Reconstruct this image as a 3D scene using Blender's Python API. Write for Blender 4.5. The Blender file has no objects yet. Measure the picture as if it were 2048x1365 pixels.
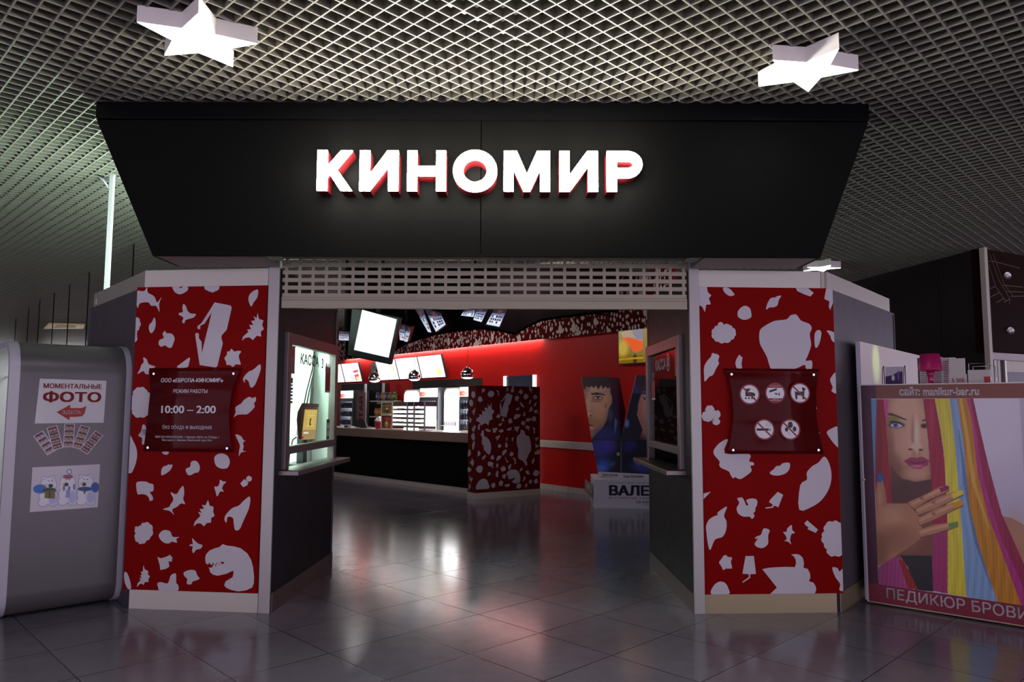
import bpy, bmesh, math, random
import numpy as np
from mathutils import Vector, Matrix
from mathutils.geometry import delaunay_2d_cdt
from math import sin, cos, pi, hypot, atan2, radians
S = bpy.context.scene
C = S.collection
# ---------------------------------------------------------------- camera, world, exposure
PIT, ROLL, EYE = .0882, .0031, 1.486
cd_ = bpy.data.cameras.new('camera'); cd_.sensor_width = 36; cd_.lens = 1467/2048*36; cd_.clip_start = .05; cd_.clip_end = 200
cam = bpy.data.objects.new('camera', cd_); C.objects.link(cam)
_f = Vector((0, cos(PIT), sin(PIT))); _r = Vector((1, 0, 0)); _u = _r.cross(_f)
_r2 = cos(ROLL)*_r + sin(ROLL)*_u; _u2 = cos(ROLL)*_u - sin(ROLL)*_r
M_ = Matrix(((_r2.x, _u2.x, -_f.x, 0), (_r2.y, _u2.y, -_f.y, 0), (_r2.z, _u2.z, -_f.z, EYE), (0, 0, 0, 1)))
cam.matrix_world = M_; S.camera = cam
S.view_settings.view_transform = 'Standard'; S.view_settings.look = 'None'
S.view_settings.exposure = 0; S.view_settings.gamma = 1; S.view_settings.use_curve_mapping = False
w_ = bpy.data.worlds.new('mall_ambient'); S.world = w_; w_.use_nodes = True
bg = w_.node_tree.nodes['Background']; bg.inputs[0].default_value = (.46, .405, .54, 1); bg.inputs[1].default_value = 3.9
cy = S.cycles; cy.max_bounces = 6; cy.diffuse_bounces = 3; cy.glossy_bounces = 3; cy.transmission_bounces = 3; cy.transparent_max_bounces = 10
def lamp(name, kind, loc, aim, power, col, **kw):
    d = bpy.data.lights.new(name, kind); d.energy = power; d.color = col
    for k, v in kw.items(): setattr(d, k, v)
    o = bpy.data.objects.new(name, d); C.objects.link(o); o.location = loc
    o.rotation_euler = (Vector(aim)-Vector(loc)).to_track_quat('-Z', 'Y').to_euler()
    return o
lamp('hall_fill_light', 'AREA', (-1.9, 12.4, 3.35), (-.4, 14.6, 1.9), 22, (1, .93, .88), shape='RECTANGLE', size=1.2, size_y=.3)  # added fill lamps with no fixture, they brighten the red hall wall
lamp('hall_fill_light', 'AREA', (.2, 10.6, 3.35), (1.2, 12.6, 1.6), 15, (1, .93, .90), shape='RECTANGLE', size=1.0, size_y=.3)
lamp('bar_fill_light', 'AREA', (-2.9, 14.2, 3.3), (-2.7, 14.0, 1.0), 9, (1, .95, .92), shape='DISK', size=.4)  # another added lamp without a fixture, lifts the light over the bar
ZC = 3.594                      # ceiling height
# ---------------------------------------------------------------- materials
def lin(c):
    return tuple(((x/255)/12.92 if x/255 <= .04045 else ((x/255+.055)/1.055)**2.4) for x in c)
MATS = {}
def mat(name, col, rough=.5, metal=0., emit=None, es=0., spec=.5, coat=0.):
    m = bpy.data.materials.new(name); m.use_nodes = True
    b = m.node_tree.nodes['Principled BSDF']
    b.inputs['Base Color'].default_value = (*col, 1); b.inputs['Roughness'].default_value = rough; b.inputs['Metallic'].default_value = metal
    b.inputs['Specular IOR Level'].default_value = spec; b.inputs['Coat Weight'].default_value = coat
    if emit: b.inputs['Emission Color'].default_value = (*emit, 1); b.inputs['Emission Strength'].default_value = es
    MATS[name] = m; return m
def N(m, t, **kw):
    n = m.node_tree.nodes.new(t)
    for k, v in kw.items(): setattr(n, k, v)
    return n
def L(m, a, b): m.node_tree.links.new(a, b)
def rough_noise(m, scale, lo, hi, bump=0.):
    b = m.node_tree.nodes['Principled BSDF']; tc = N(m, 'ShaderNodeTexCoord'); nz = N(m, 'ShaderNodeTexNoise'); nz.inputs['Scale'].default_value = scale
    mr = N(m, 'ShaderNodeMapRange'); mr.inputs[3].default_value = lo; mr.inputs[4].default_value = hi
    L(m, tc.outputs['Object'], nz.inputs['Vector']); L(m, nz.outputs['Fac'], mr.inputs[0]); L(m, mr.outputs[0], b.inputs['Roughness'])
    if bump:
        bp = N(m, 'ShaderNodeBump'); bp.inputs['Strength'].default_value = bump; bp.inputs['Distance'].default_value = .002
        L(m, nz.outputs['Fac'], bp.inputs['Height']); L(m, bp.outputs[0], b.inputs['Normal'])
    return m
def brushed(m, along):          # fine brush lines across the given axis
    b = m.node_tree.nodes['Principled BSDF']; tc = N(m, 'ShaderNodeTexCoord'); mp = N(m, 'ShaderNodeMapping')
    mp.inputs['Scale'].default_value = along; nz = N(m, 'ShaderNodeTexNoise'); nz.inputs['Scale'].default_value = 3; nz.inputs['Detail'].default_value = 4
    mr = N(m, 'ShaderNodeMapRange'); mr.inputs[3].default_value = .3; mr.inputs[4].default_value = .5
    L(m, tc.outputs['Object'], mp.inputs[0]); L(m, mp.outputs[0], nz.inputs['Vector']); L(m, nz.outputs['Fac'], mr.inputs[0]); L(m, mr.outputs[0], b.inputs['Roughness'])
    return m
RED = rough_noise(mat('red_laminate', (.27, .0035, .003), .35, 0, None, 0, .03), 6, .3, .4)
SILH = mat('white_print', (.70, .66, .70), .4, 0, None, 0, .2)
STEEL = brushed(mat('brushed_steel', (.62, .58, .50), .4, .55), (2, 2, 120))
POSTM = mat('aluminium_post', (.50, .47, .45), .4, .35)
FRAME = brushed(mat('window_aluminium', (.22, .185, .18), .32, .92), (80, 80, 3))
DARK = rough_noise(mat('dark_wall_laminate', (.010, .0093, .010), .45, 0, None, 0, .25), 8, .38, .5)
GREY = rough_noise(mat('grey_side_laminate', (.095, .083, .092), .5, 0, None, 0, .25), 9, .42, .55)
WHITEWALL = mat('white_lining', (.80, .84, .80), .6)
BLACK = rough_noise(mat('fascia_black', (.0068, .0068, .0060), .5, 0, None, 0, .04), 7, .5, .6)
BLK2 = mat('black_gloss', (.008, .008, .009), .3)
BLKP = mat('black_plastic', (.012, .012, .013), .4)
LIPM = mat('lip_black', (.003, .003, .0035), .3, 0, None, 0, .12)
SOFF = mat('soffit_grey', (.20, .18, .15), .5)
LETR = mat('letter_red_side', (.15, .010, .012), .5, 0, None, 0, .2)
LITE = mat('letter_light', (.9, .9, .86), .4, 0, (1, .985, .93), 95)
STARL = mat('star_light', (.9, .9, .95), .4, 0, (.93, .95, 1.0), 9)
STARS = mat('star_side', (.92, .86, .80), .5)
RAIL = mat('shutter_slat', (.42, .375, .27), .4, .3)
WHITE = mat('white_paint', (.75, .74, .76), .45)
TXTW = mat('white_lettering', (.92, .90, .93), .5, 0, None, 0, .2)
TXTD = mat('dark_lettering', (.03, .03, .035), .5)
TXTR = mat('red_lettering', (.45, .03, .02), .5)
TXTB = mat('blue_lettering', (.05, .05, .11), .5)
CHROME = mat('chrome', (.75, .75, .77), .08, 1.)
SCREW = mat('screw_metal', (.75, .73, .7), .25, .9)
WOOD = rough_noise(mat('counter_edge', (.235, .155, .11), .45), 20, .35, .5)
CTOP = mat('counter_top', (.55, .47, .42), .3)
CBLK = mat('counter_black', (.005, .005, .0047), .5, 0, None, 0, .03)
TILEM = mat('beige_tile', (.48, .42, .35), .35)
ACR = mat('dark_red_acrylic', (.10, .0015, .002), .14, 0, None, 0, .07)
WHL = mat('backlit_white', (.9, .9, .9), .5, 0, (1, 1, 1), 9)
CASEL = mat('case_light', (.9, .9, .9), .5, 0, (1, 1, .98), 2.6)
WHC = mat('fridge_light', (.9, .92, .95), .5, 0, (.95, .98, 1.05), 7)
HEADL = mat('fridge_header_light', (.9, .9, .9), .5, 0, (1, .97, .95), 2.2)
BOTD = mat('dark_bottle', (.03, .02, .03), .15)
ALUM = mat('fridge_frame', (.10, .105, .12), .35, .5)
SHADE = mat('pink_lamp', (.50, .012, .13), .4)
PURP = mat('purple_acrylic', (.12, .03, .25), .2)
GREYB = rough_noise(mat('silver_booth', (.15, .138, .145), .38, .25), 30, .3, .42)
RIM = mat('white_rim', (.62, .58, .66), .35)
CURT = mat('grey_curtain', (.40, .42, .42), .8)
MAROON = mat('maroon_panel', (.16, .012, .04), .3)
ORNG = mat('mural_brown', (.018, .005, .003), .6, 0, None, 0, .03)
LINEM = mat('mural_line', (.11, .028, .012), .5)
CREAM = mat('cream_trim', (.62, .55, .45), .45)
NAVY = mat('navy_panel', (.012, .016, .05), .3)
DKW = rough_noise(mat('anthracite_wall', (.022, .019, .018), .6, 0, None, 0, .2), 5, .5, .65)
PLEN = mat('plenum_dark', (.012, .012, .011), .9)
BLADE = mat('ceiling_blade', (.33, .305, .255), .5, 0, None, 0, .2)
BLADE_SHADED = mat('ceiling_blade_shaded', (.19, .175, .14), .6, 0, None, 0, .2)  # same paint as the bottom edge, shade inside the cells put into the colour
def glassmat(name, tint, base=1.):
    m = bpy.data.materials.new(name); m.use_nodes = True; nt = m.node_tree; nt.nodes.clear()
    o = N(m, 'ShaderNodeOutputMaterial'); mx = N(m, 'ShaderNodeMixShader'); t = N(m, 'ShaderNodeBsdfTransparent'); g = N(m, 'ShaderNodeBsdfGlossy')
    t.inputs[0].default_value = (*tint, 1); g.inputs['Roughness'].default_value = .01
    fr = N(m, 'ShaderNodeLayerWeight'); fr.inputs[0].default_value = .5
    pw = N(m, 'ShaderNodeMath', operation='POWER'); pw.inputs[1].default_value = 5
    ml = N(m, 'ShaderNodeMath', operation='MULTIPLY_ADD'); ml.inputs[1].default_value = base*.28; ml.inputs[2].default_value = .025
    L(m, fr.outputs['Facing'], pw.inputs[0]); L(m, pw.outputs[0], ml.inputs[0]); L(m, ml.outputs[0], mx.inputs[0]); L(m, t.outputs[0], mx.inputs[1]); L(m, g.outputs[0], mx.inputs[2]); L(m, mx.outputs[0], o.inputs[0])
    MATS[name] = m; return m
GLASS = glassmat('window_glass', (.93, .97, .95))
FGLASS = glassmat('fridge_glass', (.97, .98, 1.))
def vcol_mat(name, rough=.4, es=0.):
    m = bpy.data.materials.new(name); m.use_nodes = True; b = m.node_tree.nodes['Principled BSDF']; b.inputs['Roughness'].default_value = rough
    a = N(m, 'ShaderNodeAttribute', attribute_name='Col'); L(m, a.outputs['Color'], b.inputs['Base Color'])
    if es: L(m, a.outputs['Color'], b.inputs['Emission Color']); b.inputs['Emission Strength'].default_value = es; 
    if es: m.cycles.emission_sampling = 'NONE'
    MATS[name] = m; return m
PRINT = vcol_mat('printed_image', .35)
SCREEN = vcol_mat('lit_screen', .25, 1.0)
MENU = vcol_mat('backlit_menu', .3, 1.7)
def floor_mat():
    m = mat('porcelain_floor', (.2, .18, .2), .2); b = m.node_tree.nodes['Principled BSDF']
    g = N(m, 'ShaderNodeNewGeometry'); mp = N(m, 'ShaderNodeMapping', vector_type='POINT')
    a = -.7983; T = .6
    mp2 = N(m, 'ShaderNodeMapping', vector_type='TEXTURE'); mp2.inputs['Location'].default_value = (-.2445, 4.546, 0); mp2.inputs['Rotation'].default_value = (0, 0, a); mp2.inputs['Scale'].default_value = (T, T, T)
    L(m, g.outputs['Position'], mp2.inputs[0])
    sx = N(m, 'ShaderNodeSeparateXYZ'); L(m, mp2.outputs[0], sx.inputs[0])
    ds = []
    for k in (0, 1):
        p = N(m, 'ShaderNodeMath', operation='PINGPONG'); p.inputs[1].default_value = .5; L(m, sx.outputs[k], p.inputs[0]); ds.append(p)
    mn = N(m, 'ShaderNodeMath', operation='MINIMUM'); L(m, ds[0].outputs[0], mn.inputs[0]); L(m, ds[1].outputs[0], mn.inputs[1])
    ss = N(m, 'ShaderNodeMapRange', interpolation_type='SMOOTHSTEP'); ss.inputs[1].default_value = .0035; ss.inputs[2].default_value = .009; L(m, mn.outputs[0], ss.inputs[0])
    # per tile tone
    fl = [N(m, 'ShaderNodeMath', operation='FLOOR') for _ in (0, 1)]
    cx = N(m, 'ShaderNodeCombineXYZ')
    for k in (0, 1): L(m, sx.outputs[k], fl[k].inputs[0]); L(m, fl[k].outputs[0], cx.inputs[k])
    wn = N(m, 'ShaderNodeTexWhiteNoise'); L(m, cx.outputs[0], wn.inputs['Vector'])
    nz = N(m, 'ShaderNodeTexNoise'); nz.inputs['Scale'].default_value = 9; nz.inputs['Detail'].default_value = 6; L(m, g.outputs['Position'], nz.inputs['Vector'])
    ad = N(m, 'ShaderNodeMath', operation='MULTIPLY_ADD'); ad.inputs[1].default_value = .5; L(m, wn.outputs['Value'], ad.inputs[0]); L(m, nz.outputs['Fac'], ad.inputs[2])
    cr = N(m, 'ShaderNodeValToRGB'); cr.color_ramp.elements[0].color = (.125, .112, .15, 1); cr.color_ramp.elements[1].color = (.165, .148, .19, 1)
    cr.color_ramp.elements[0].position = .3; cr.color_ramp.elements[1].position = 1.
    L(m, ad.outputs[0], cr.inputs[0])
    mx = N(m, 'ShaderNodeMix', data_type='RGBA'); mx.inputs[6].default_value = (.03, .028, .03, 1); L(m, ss.outputs[0], mx.inputs[0]); L(m, cr.outputs[0], mx.inputs[7])
    L(m, mx.outputs[2], b.inputs['Base Color'])
    r = N(m, 'ShaderNodeMapRange'); r.inputs[3].default_value = .13; r.inputs[4].default_value = .19; L(m, nz.outputs['Fac'], r.inputs[0]); L(m, r.outputs[0], b.inputs['Roughness'])
    bp = N(m, 'ShaderNodeBump'); bp.inputs['Strength'].default_value = .4; bp.inputs['Distance'].default_value = .002; L(m, ss.outputs[0], bp.inputs['Height']); L(m, bp.outputs[0], b.inputs['Normal'])
    return m
FLOORM = floor_mat()
def speckle_mat():
    m = mat('speckled_red_band', (.1, .004, .004), .6, 0, None, 0, .03); b = m.node_tree.nodes['Principled BSDF']; tc = N(m, 'ShaderNodeTexCoord')
    fac = []
    for sc, th in ((19, .39), (4.6, .25)):
        mp = N(m, 'ShaderNodeMapping'); mp.inputs['Scale'].default_value = (1, 1, .62); v = N(m, 'ShaderNodeTexVoronoi'); v.inputs['Scale'].default_value = sc
        L(m, tc.outputs['Object'], mp.inputs[0]); L(m, mp.outputs[0], v.inputs['Vector'])
        lt = N(m, 'ShaderNodeMath', operation='LESS_THAN'); lt.inputs[1].default_value = th; L(m, v.outputs['Distance'], lt.inputs[0]); fac.append(lt)
    mxx = N(m, 'ShaderNodeMath', operation='MAXIMUM'); L(m, fac[0].outputs[0], mxx.inputs[0]); L(m, fac[1].outputs[0], mxx.inputs[1])
    mx = N(m, 'ShaderNodeMix', data_type='RGBA'); mx.inputs[6].default_value = (.085, .004, .004, 1); mx.inputs[7].default_value = (.62, .50, .46, 1)
    L(m, mxx.outputs[0], mx.inputs[0]); L(m, mx.outputs[2], b.inputs['Base Color'])
    return m
SPECK = speckle_mat()
# ---------------------------------------------------------------- mesh helpers
OFF = {}
class Fr:                       # a vertical plane: u metres along, z height, w metres out of it (towards the viewer)
    def __init__(s, p, q):
        d = Vector((q[0]-p[0], q[1]-p[1])); s.len = d.length; s.d = d/d.length; s.p = Vector(p[:2]); s.n = Vector((s.d.y, -s.d.x))
    def P(s, u, z, w=0):
        v = s.p + s.d*u + s.n*w; return (v.x, v.y, z)
class MB:
    def __init__(s): s.v = []; s.f = []; s.m = []; s.sm = []
    def add(s, vs, fs, mi=0, smooth=False):
        b = len(s.v); s.v += [tuple(x) for x in vs]
        for f in fs: s.f.append([b+i for i in f]); s.m.append(mi); s.sm.append(smooth)
        return s
    def hexa(s, c, mi=0): return s.add(c, [(0, 3, 2, 1), (4, 5, 6, 7), (0, 1, 5, 4), (1, 2, 6, 5), (2, 3, 7, 6), (3, 0, 4, 7)], mi)
    def box(s, x0, x1, y0, y1, z0, z1, mi=0): return s.hexa([(x0, y0, z0), (x1, y0, z0), (x1, y1, z0), (x0, y1, z0), (x0, y0, z1), (x1, y0, z1), (x1, y1, z1), (x0, y1, z1)], mi)
    def fbox(s, F, u0, u1, z0, z1, w0, w1, mi=0):
        P = F.P; return s.hexa([P(u0, z0, w1), P(u1, z0, w1), P(u1, z0, w0), P(u0, z0, w0), P(u0, z1, w1), P(u1, z1, w1), P(u1, z1, w0), P(u0, z1, w0)], mi)
    def prism(s, front, back, mi=0, mi_side=None, cap_back=True):      # matching loops of points
        n = len(front); b = len(s.v); s.v += [tuple(x) for x in front]+[tuple(x) for x in back]
        s.f.append([b+i for i in range(n)]); s.m.append(mi); s.sm.append(False)
        if cap_back: s.f.append([b+n+i for i in reversed(range(n))]); s.m.append(mi if mi_side is None else mi_side); s.sm.append(False)
        for i in range(n):
            j = (i+1) % n; s.f.append([b+j, b+i, b+n+i, b+n+j]); s.m.append(mi if mi_side is None else mi_side); s.sm.append(False)
        return s
    def fpoly(s, F, pts, w0, w1, mi=0, mi_side=None, cap_back=True):
        return s.prism([F.P(u, z, w1) for u, z in pts], [F.P(u, z, w0) for u, z in pts], mi, mi_side, cap_back)
    def tube(s, path, r, n=8, mi=0, caps=True):
        path = [Vector(p) for p in path]; rs = r if isinstance(r, (list, tuple)) else [r]*len(path); rings = []
        up = None
        for i, p in enumerate(path):
            t = (path[min(i+1, len(path)-1)]-path[max(i-1, 0)]).normalized()
            if up is None: up = Vector((0, 0, 1)) if abs(t.z) < .9 else Vector((1, 0, 0))
            a = t.cross(up).normalized(); bb = a.cross(t).normalized(); up = bb
            rings.append([p+a*rs[i]*cos(2*pi*k/n)+bb*rs[i]*sin(2*pi*k/n) for k in range(n)])
        b = len(s.v)
        for rg in rings: s.v += [tuple(x) for x in rg]
        for i in range(len(rings)-1):
            for k in range(n): s.f.append([b+i*n+k, b+i*n+(k+1) % n, b+(i+1)*n+(k+1) % n, b+(i+1)*n+k]); s.m.append(mi); s.sm.append(True)
        if caps:
            s.f.append([b+k for k in reversed(range(n))]); s.m.append(mi); s.sm.append(False)
            s.f.append([b+(len(rings)-1)*n+k for k in range(n)]); s.m.append(mi); s.sm.append(False)
        return s
    def lathe(s, c, prof, n=24, mi=0, sx=1., sy=1.):                    # profile of (r, z) about a vertical axis at c
        b = len(s.v)
        for r, z in prof: s.v += [(c[0]+sx*r*cos(2*pi*k/n), c[1]+sy*r*sin(2*pi*k/n), c[2]+z) for k in range(n)]
        for i in range(len(prof)-1):
            for k in range(n): s.f.append([b+i*n+k, b+i*n+(k+1) % n, b+(i+1)*n+(k+1) % n, b+(i+1)*n+k]); s.m.append(mi); s.sm.append(True)
        return s
    def disc(s, F, u, z, r, w0, w1, mi=0, n=28, rz=None, mi_side=None):
        rz = rz or r; return s.fpoly(F, [(u+r*cos(2*pi*k/n), z+rz*sin(2*pi*k/n)) for k in range(n)], w0, w1, mi, mi_side)
def woff(o):
    t = Vector((0, 0, 0))
    while o is not None: t += o.location; o = o.parent
    return t
def thing(name, loc, label, cat, group=None):
    o = bpy.data.objects.new(name, None); C.objects.link(o); o.location = loc; o.empty_display_size = .1
    o['label'] = label; o['category'] = cat
    if group: o['group'] = group
    return o
def obj(name, mb, mats, parent=None, loc=None, label=None, cat=None, group=None, kind=None, bevel=0., colors=None):
    me = bpy.data.meshes.new(name); base = woff(parent) if parent else Vector(loc or (0, 0, 0))
    me.from_pydata([(x-base.x, y-base.y, z-base.z) for x, y, z in mb.v], [], mb.f)
    mats = mats if isinstance(mats, (list, tuple)) else [mats]
    for m in mats: me.materials.append(m)
    me.polygons.foreach_set('material_index', mb.m); me.polygons.foreach_set('use_smooth', mb.sm)
    if colors is not None:
        ca = me.color_attributes.new('Col', 'FLOAT_COLOR', 'POINT'); ca.data.foreach_set('color', np.concatenate([colors, np.ones((len(colors), 1))], 1).astype('f4').ravel())
    me.update()
    o = bpy.data.objects.new(name, me); C.objects.link(o)
    if parent: o.parent = parent
    elif loc: o.location = loc
    if label: o['label'] = label
    if cat: o['category'] = cat
    if group: o['group'] = group
    if kind: o['kind'] = kind
    if bevel:
        bv = o.modifiers.new('bevel', 'BEVEL'); bv.width = bevel; bv.segments = 2; bv.limit_method = 'ANGLE'
    return o
def structure(name, mb, mats, **kw): return obj(name, mb, mats, kind='structure', **kw)
def clone(o, loc, label=None, group=None):
    r = o.copy(); C.objects.link(r); r.location = loc
    if label: r['label'] = label
    if group: r['group'] = group
    for ch in o.children:
        c = ch.copy(); C.objects.link(c); c.parent = r
        for g in ch.children:
            d = g.copy(); C.objects.link(d); d.parent = c
    return r
_dg = None
def text_pts(body, bold=0., shear=0.):
    cu = bpy.data.curves.new('lettering', 'FONT'); cu.body = body; cu.size = 1; cu.shear = shear; cu.resolution_u = 4; cu.fill_mode = 'NONE'
    o = bpy.data.objects.new('lettering', cu); C.objects.link(o); bpy.context.view_layer.update()
    me = bpy.data.meshes.new_from_object(o.evaluated_get(bpy.context.evaluated_depsgraph_get()))
    P = [Vector((x.co.x*100, x.co.y*100)) for x in me.vertices]; E = [tuple(e.vertices) for e in me.edges]
    r = delaunay_2d_cdt(P, E, [], 2, 1e-4); v = [(p.x/100, p.y/100, 0) for p in r[0]]; f = [list(q) for q in r[2]]
    W = np.zeros(len(f)); cen = np.array([[sum(v[i][k] for i in q)/len(q)*100 for k in (0, 1)] for q in f])   # keep what lies inside the outlines, by winding number
    for a, b in E:
        a, b = (min(a, b), max(a, b)) if abs(a-b) == 1 else (max(a, b), min(a, b)); (x0, y0), (x1, y1) = P[a], P[b]
        if y0 == y1: continue
        W += np.where(((y0 > cen[:, 1]) != (y1 > cen[:, 1])) & (cen[:, 0] < x0+(x1-x0)*(cen[:, 1]-y0)/(y1-y0)), 1 if y1 > y0 else -1, 0)
    f = [q for q, w in zip(f, W) if w]
    bpy.data.objects.remove(o); bpy.data.curves.remove(cu); bpy.data.meshes.remove(me)
    return v, f
def text(mb, F, body, u0, u1, z0, z1, w, mi=0, bold=0., shear=0., rot=False, wf=None):   # lettering fitted to a box of the plane
    v, f = text_pts(body, 0, shear); nv = len(v)
    if bold: dx = bold*.8; v = [(x+d, y+e, z) for d, e in ((-dx, -dx*.6), (dx, -dx*.6), (0, 0), (-dx, dx*.6), (dx, dx*.6)) for x, y, z in v]; f = [[i+k*nv for i in q] for k in range(5) for q in f]
    xs = [p[0] for p in v]; ys = [p[1] for p in v]; a, b, c, d = min(xs), max(xs), min(ys), max(ys)
    out = []
    for x, y, _ in v:
        s, t = (x-a)/(b-a), (y-c)/(d-c)
        if rot: s, t = 1-t, s
        u, z = u0+s*(u1-u0), z0+t*(z1-z0)
        out.append(F.P(u, z, w if wf is None else wf(u, z)))
    mb.add(out, f, mi); return mb
# ---------------------------------------------------------------- printed pictures: a fine grid of coloured points
class Pic:
    def __init__(s, quad, nu, nv):        # quad: tl, tr, br, bl in drawing coordinates
        t, r = np.meshgrid(np.linspace(0, 1, nv), np.linspace(0, 1, nu), indexing='ij')
        q = [np.array(x, float) for x in quad]; s.nu, s.nv = nu, nv; s.t, s.r = t, r
        xy = ((1-r)*(1-t))[..., None]*q[0]+(r*(1-t))[..., None]*q[1]+(r*t)[..., None]*q[2]+((1-r)*t)[..., None]*q[3]
        s.X, s.Y = xy[..., 0], xy[..., 1]; s.c = np.zeros((nv, nu, 3))
    def mix(s, a, col):
        a = np.clip(a, 0, 1)[..., None]; s.c = s.c*(1-a)+np.array(col, float)*a; return s
    def fill(s, col): s.c[:] = col; return s
    def vgrad(s, c0, c1): s.c = (1-s.t)[..., None]*np.array(c0, float)+s.t[..., None]*np.array(c1, float); return s
    def ell(s, x, y, rx, ry, col, soft=.15, a=1., rot=0.):
        dx, dy = s.X-x, s.Y-y; k, m = cos(rot), sin(rot); d = np.sqrt(((dx*k+dy*m)/rx)**2+((dy*k-dx*m)/ry)**2)
        return s.mix((1+soft/2-d)/max(soft, 1e-3)*1.*a if a == 1 else np.clip((1+soft/2-d)/max(soft, 1e-3), 0, 1)*a, col)
    def mask(s, P):
        P = np.array([[float(z) for z in p.split(',')] for p in P.split()]) if isinstance(P, str) else np.array(P, float)
        ins = np.zeros(s.X.shape, bool); j = len(P)-1
        for i in range(len(P)):
            (xi, yi), (xj, yj) = P[i], P[j]
            if yi != yj:
                ins ^= ((yi > s.Y) != (yj > s.Y)) & (s.X < (xj-xi)*(s.Y-yi)/(yj-yi)+xi)
            j = i
        return ins.astype(float)
    def poly(s, P, col, a=1., streak=0., freq=.3):
        streak *= .55; k = s.mask(P)*a
        if streak: col = np.array(col, float)*(1+streak*np.sin(s.X*freq+np.sin(s.Y*.012)*2)*.6+streak*.4*np.sin(s.X*freq*2.7+1))[..., None]; s.c = s.c*(1-k[..., None])+col*k[..., None]; return s
        return s.mix(k, col)
    def make(s, name, quad, mat_, parent=None, gain=1., **kw):                      # quad: tl, tr, br, bl in the world
        q = [np.array(x, float) for x in quad]; r, t = s.r[..., None], s.t[..., None]
        W = (1-r)*(1-t)*q[0]+r*(1-t)*q[1]+r*t*q[2]+(1-r)*t*q[3]
        mb = MB(); nu, nv = s.nu, s.nv; mb.v = [tuple(x) for x in W.reshape(-1, 3)]
        mb.f = [[i*nu+k, (i+1)*nu+k, (i+1)*nu+k+1, i*nu+k+1] for i in range(nv-1) for k in range(nu-1)]; mb.m = [0]*len(mb.f); mb.sm = [False]*len(mb.f)
        c = np.clip(s.c.reshape(-1, 3)/255, 0, 1); c = np.where(c <= .04045, c/12.92, ((c+.055)/1.055)**2.4); c = np.minimum(c*gain, .9) if gain != 1 else c
        return obj(name, mb, mat_, parent, colors=c, **kw)
def fquad(F, u0, u1, z0, z1, w): return [F.P(u0, z1, w), F.P(u1, z1, w), F.P(u1, z0, w), F.P(u0, z0, w)]
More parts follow.
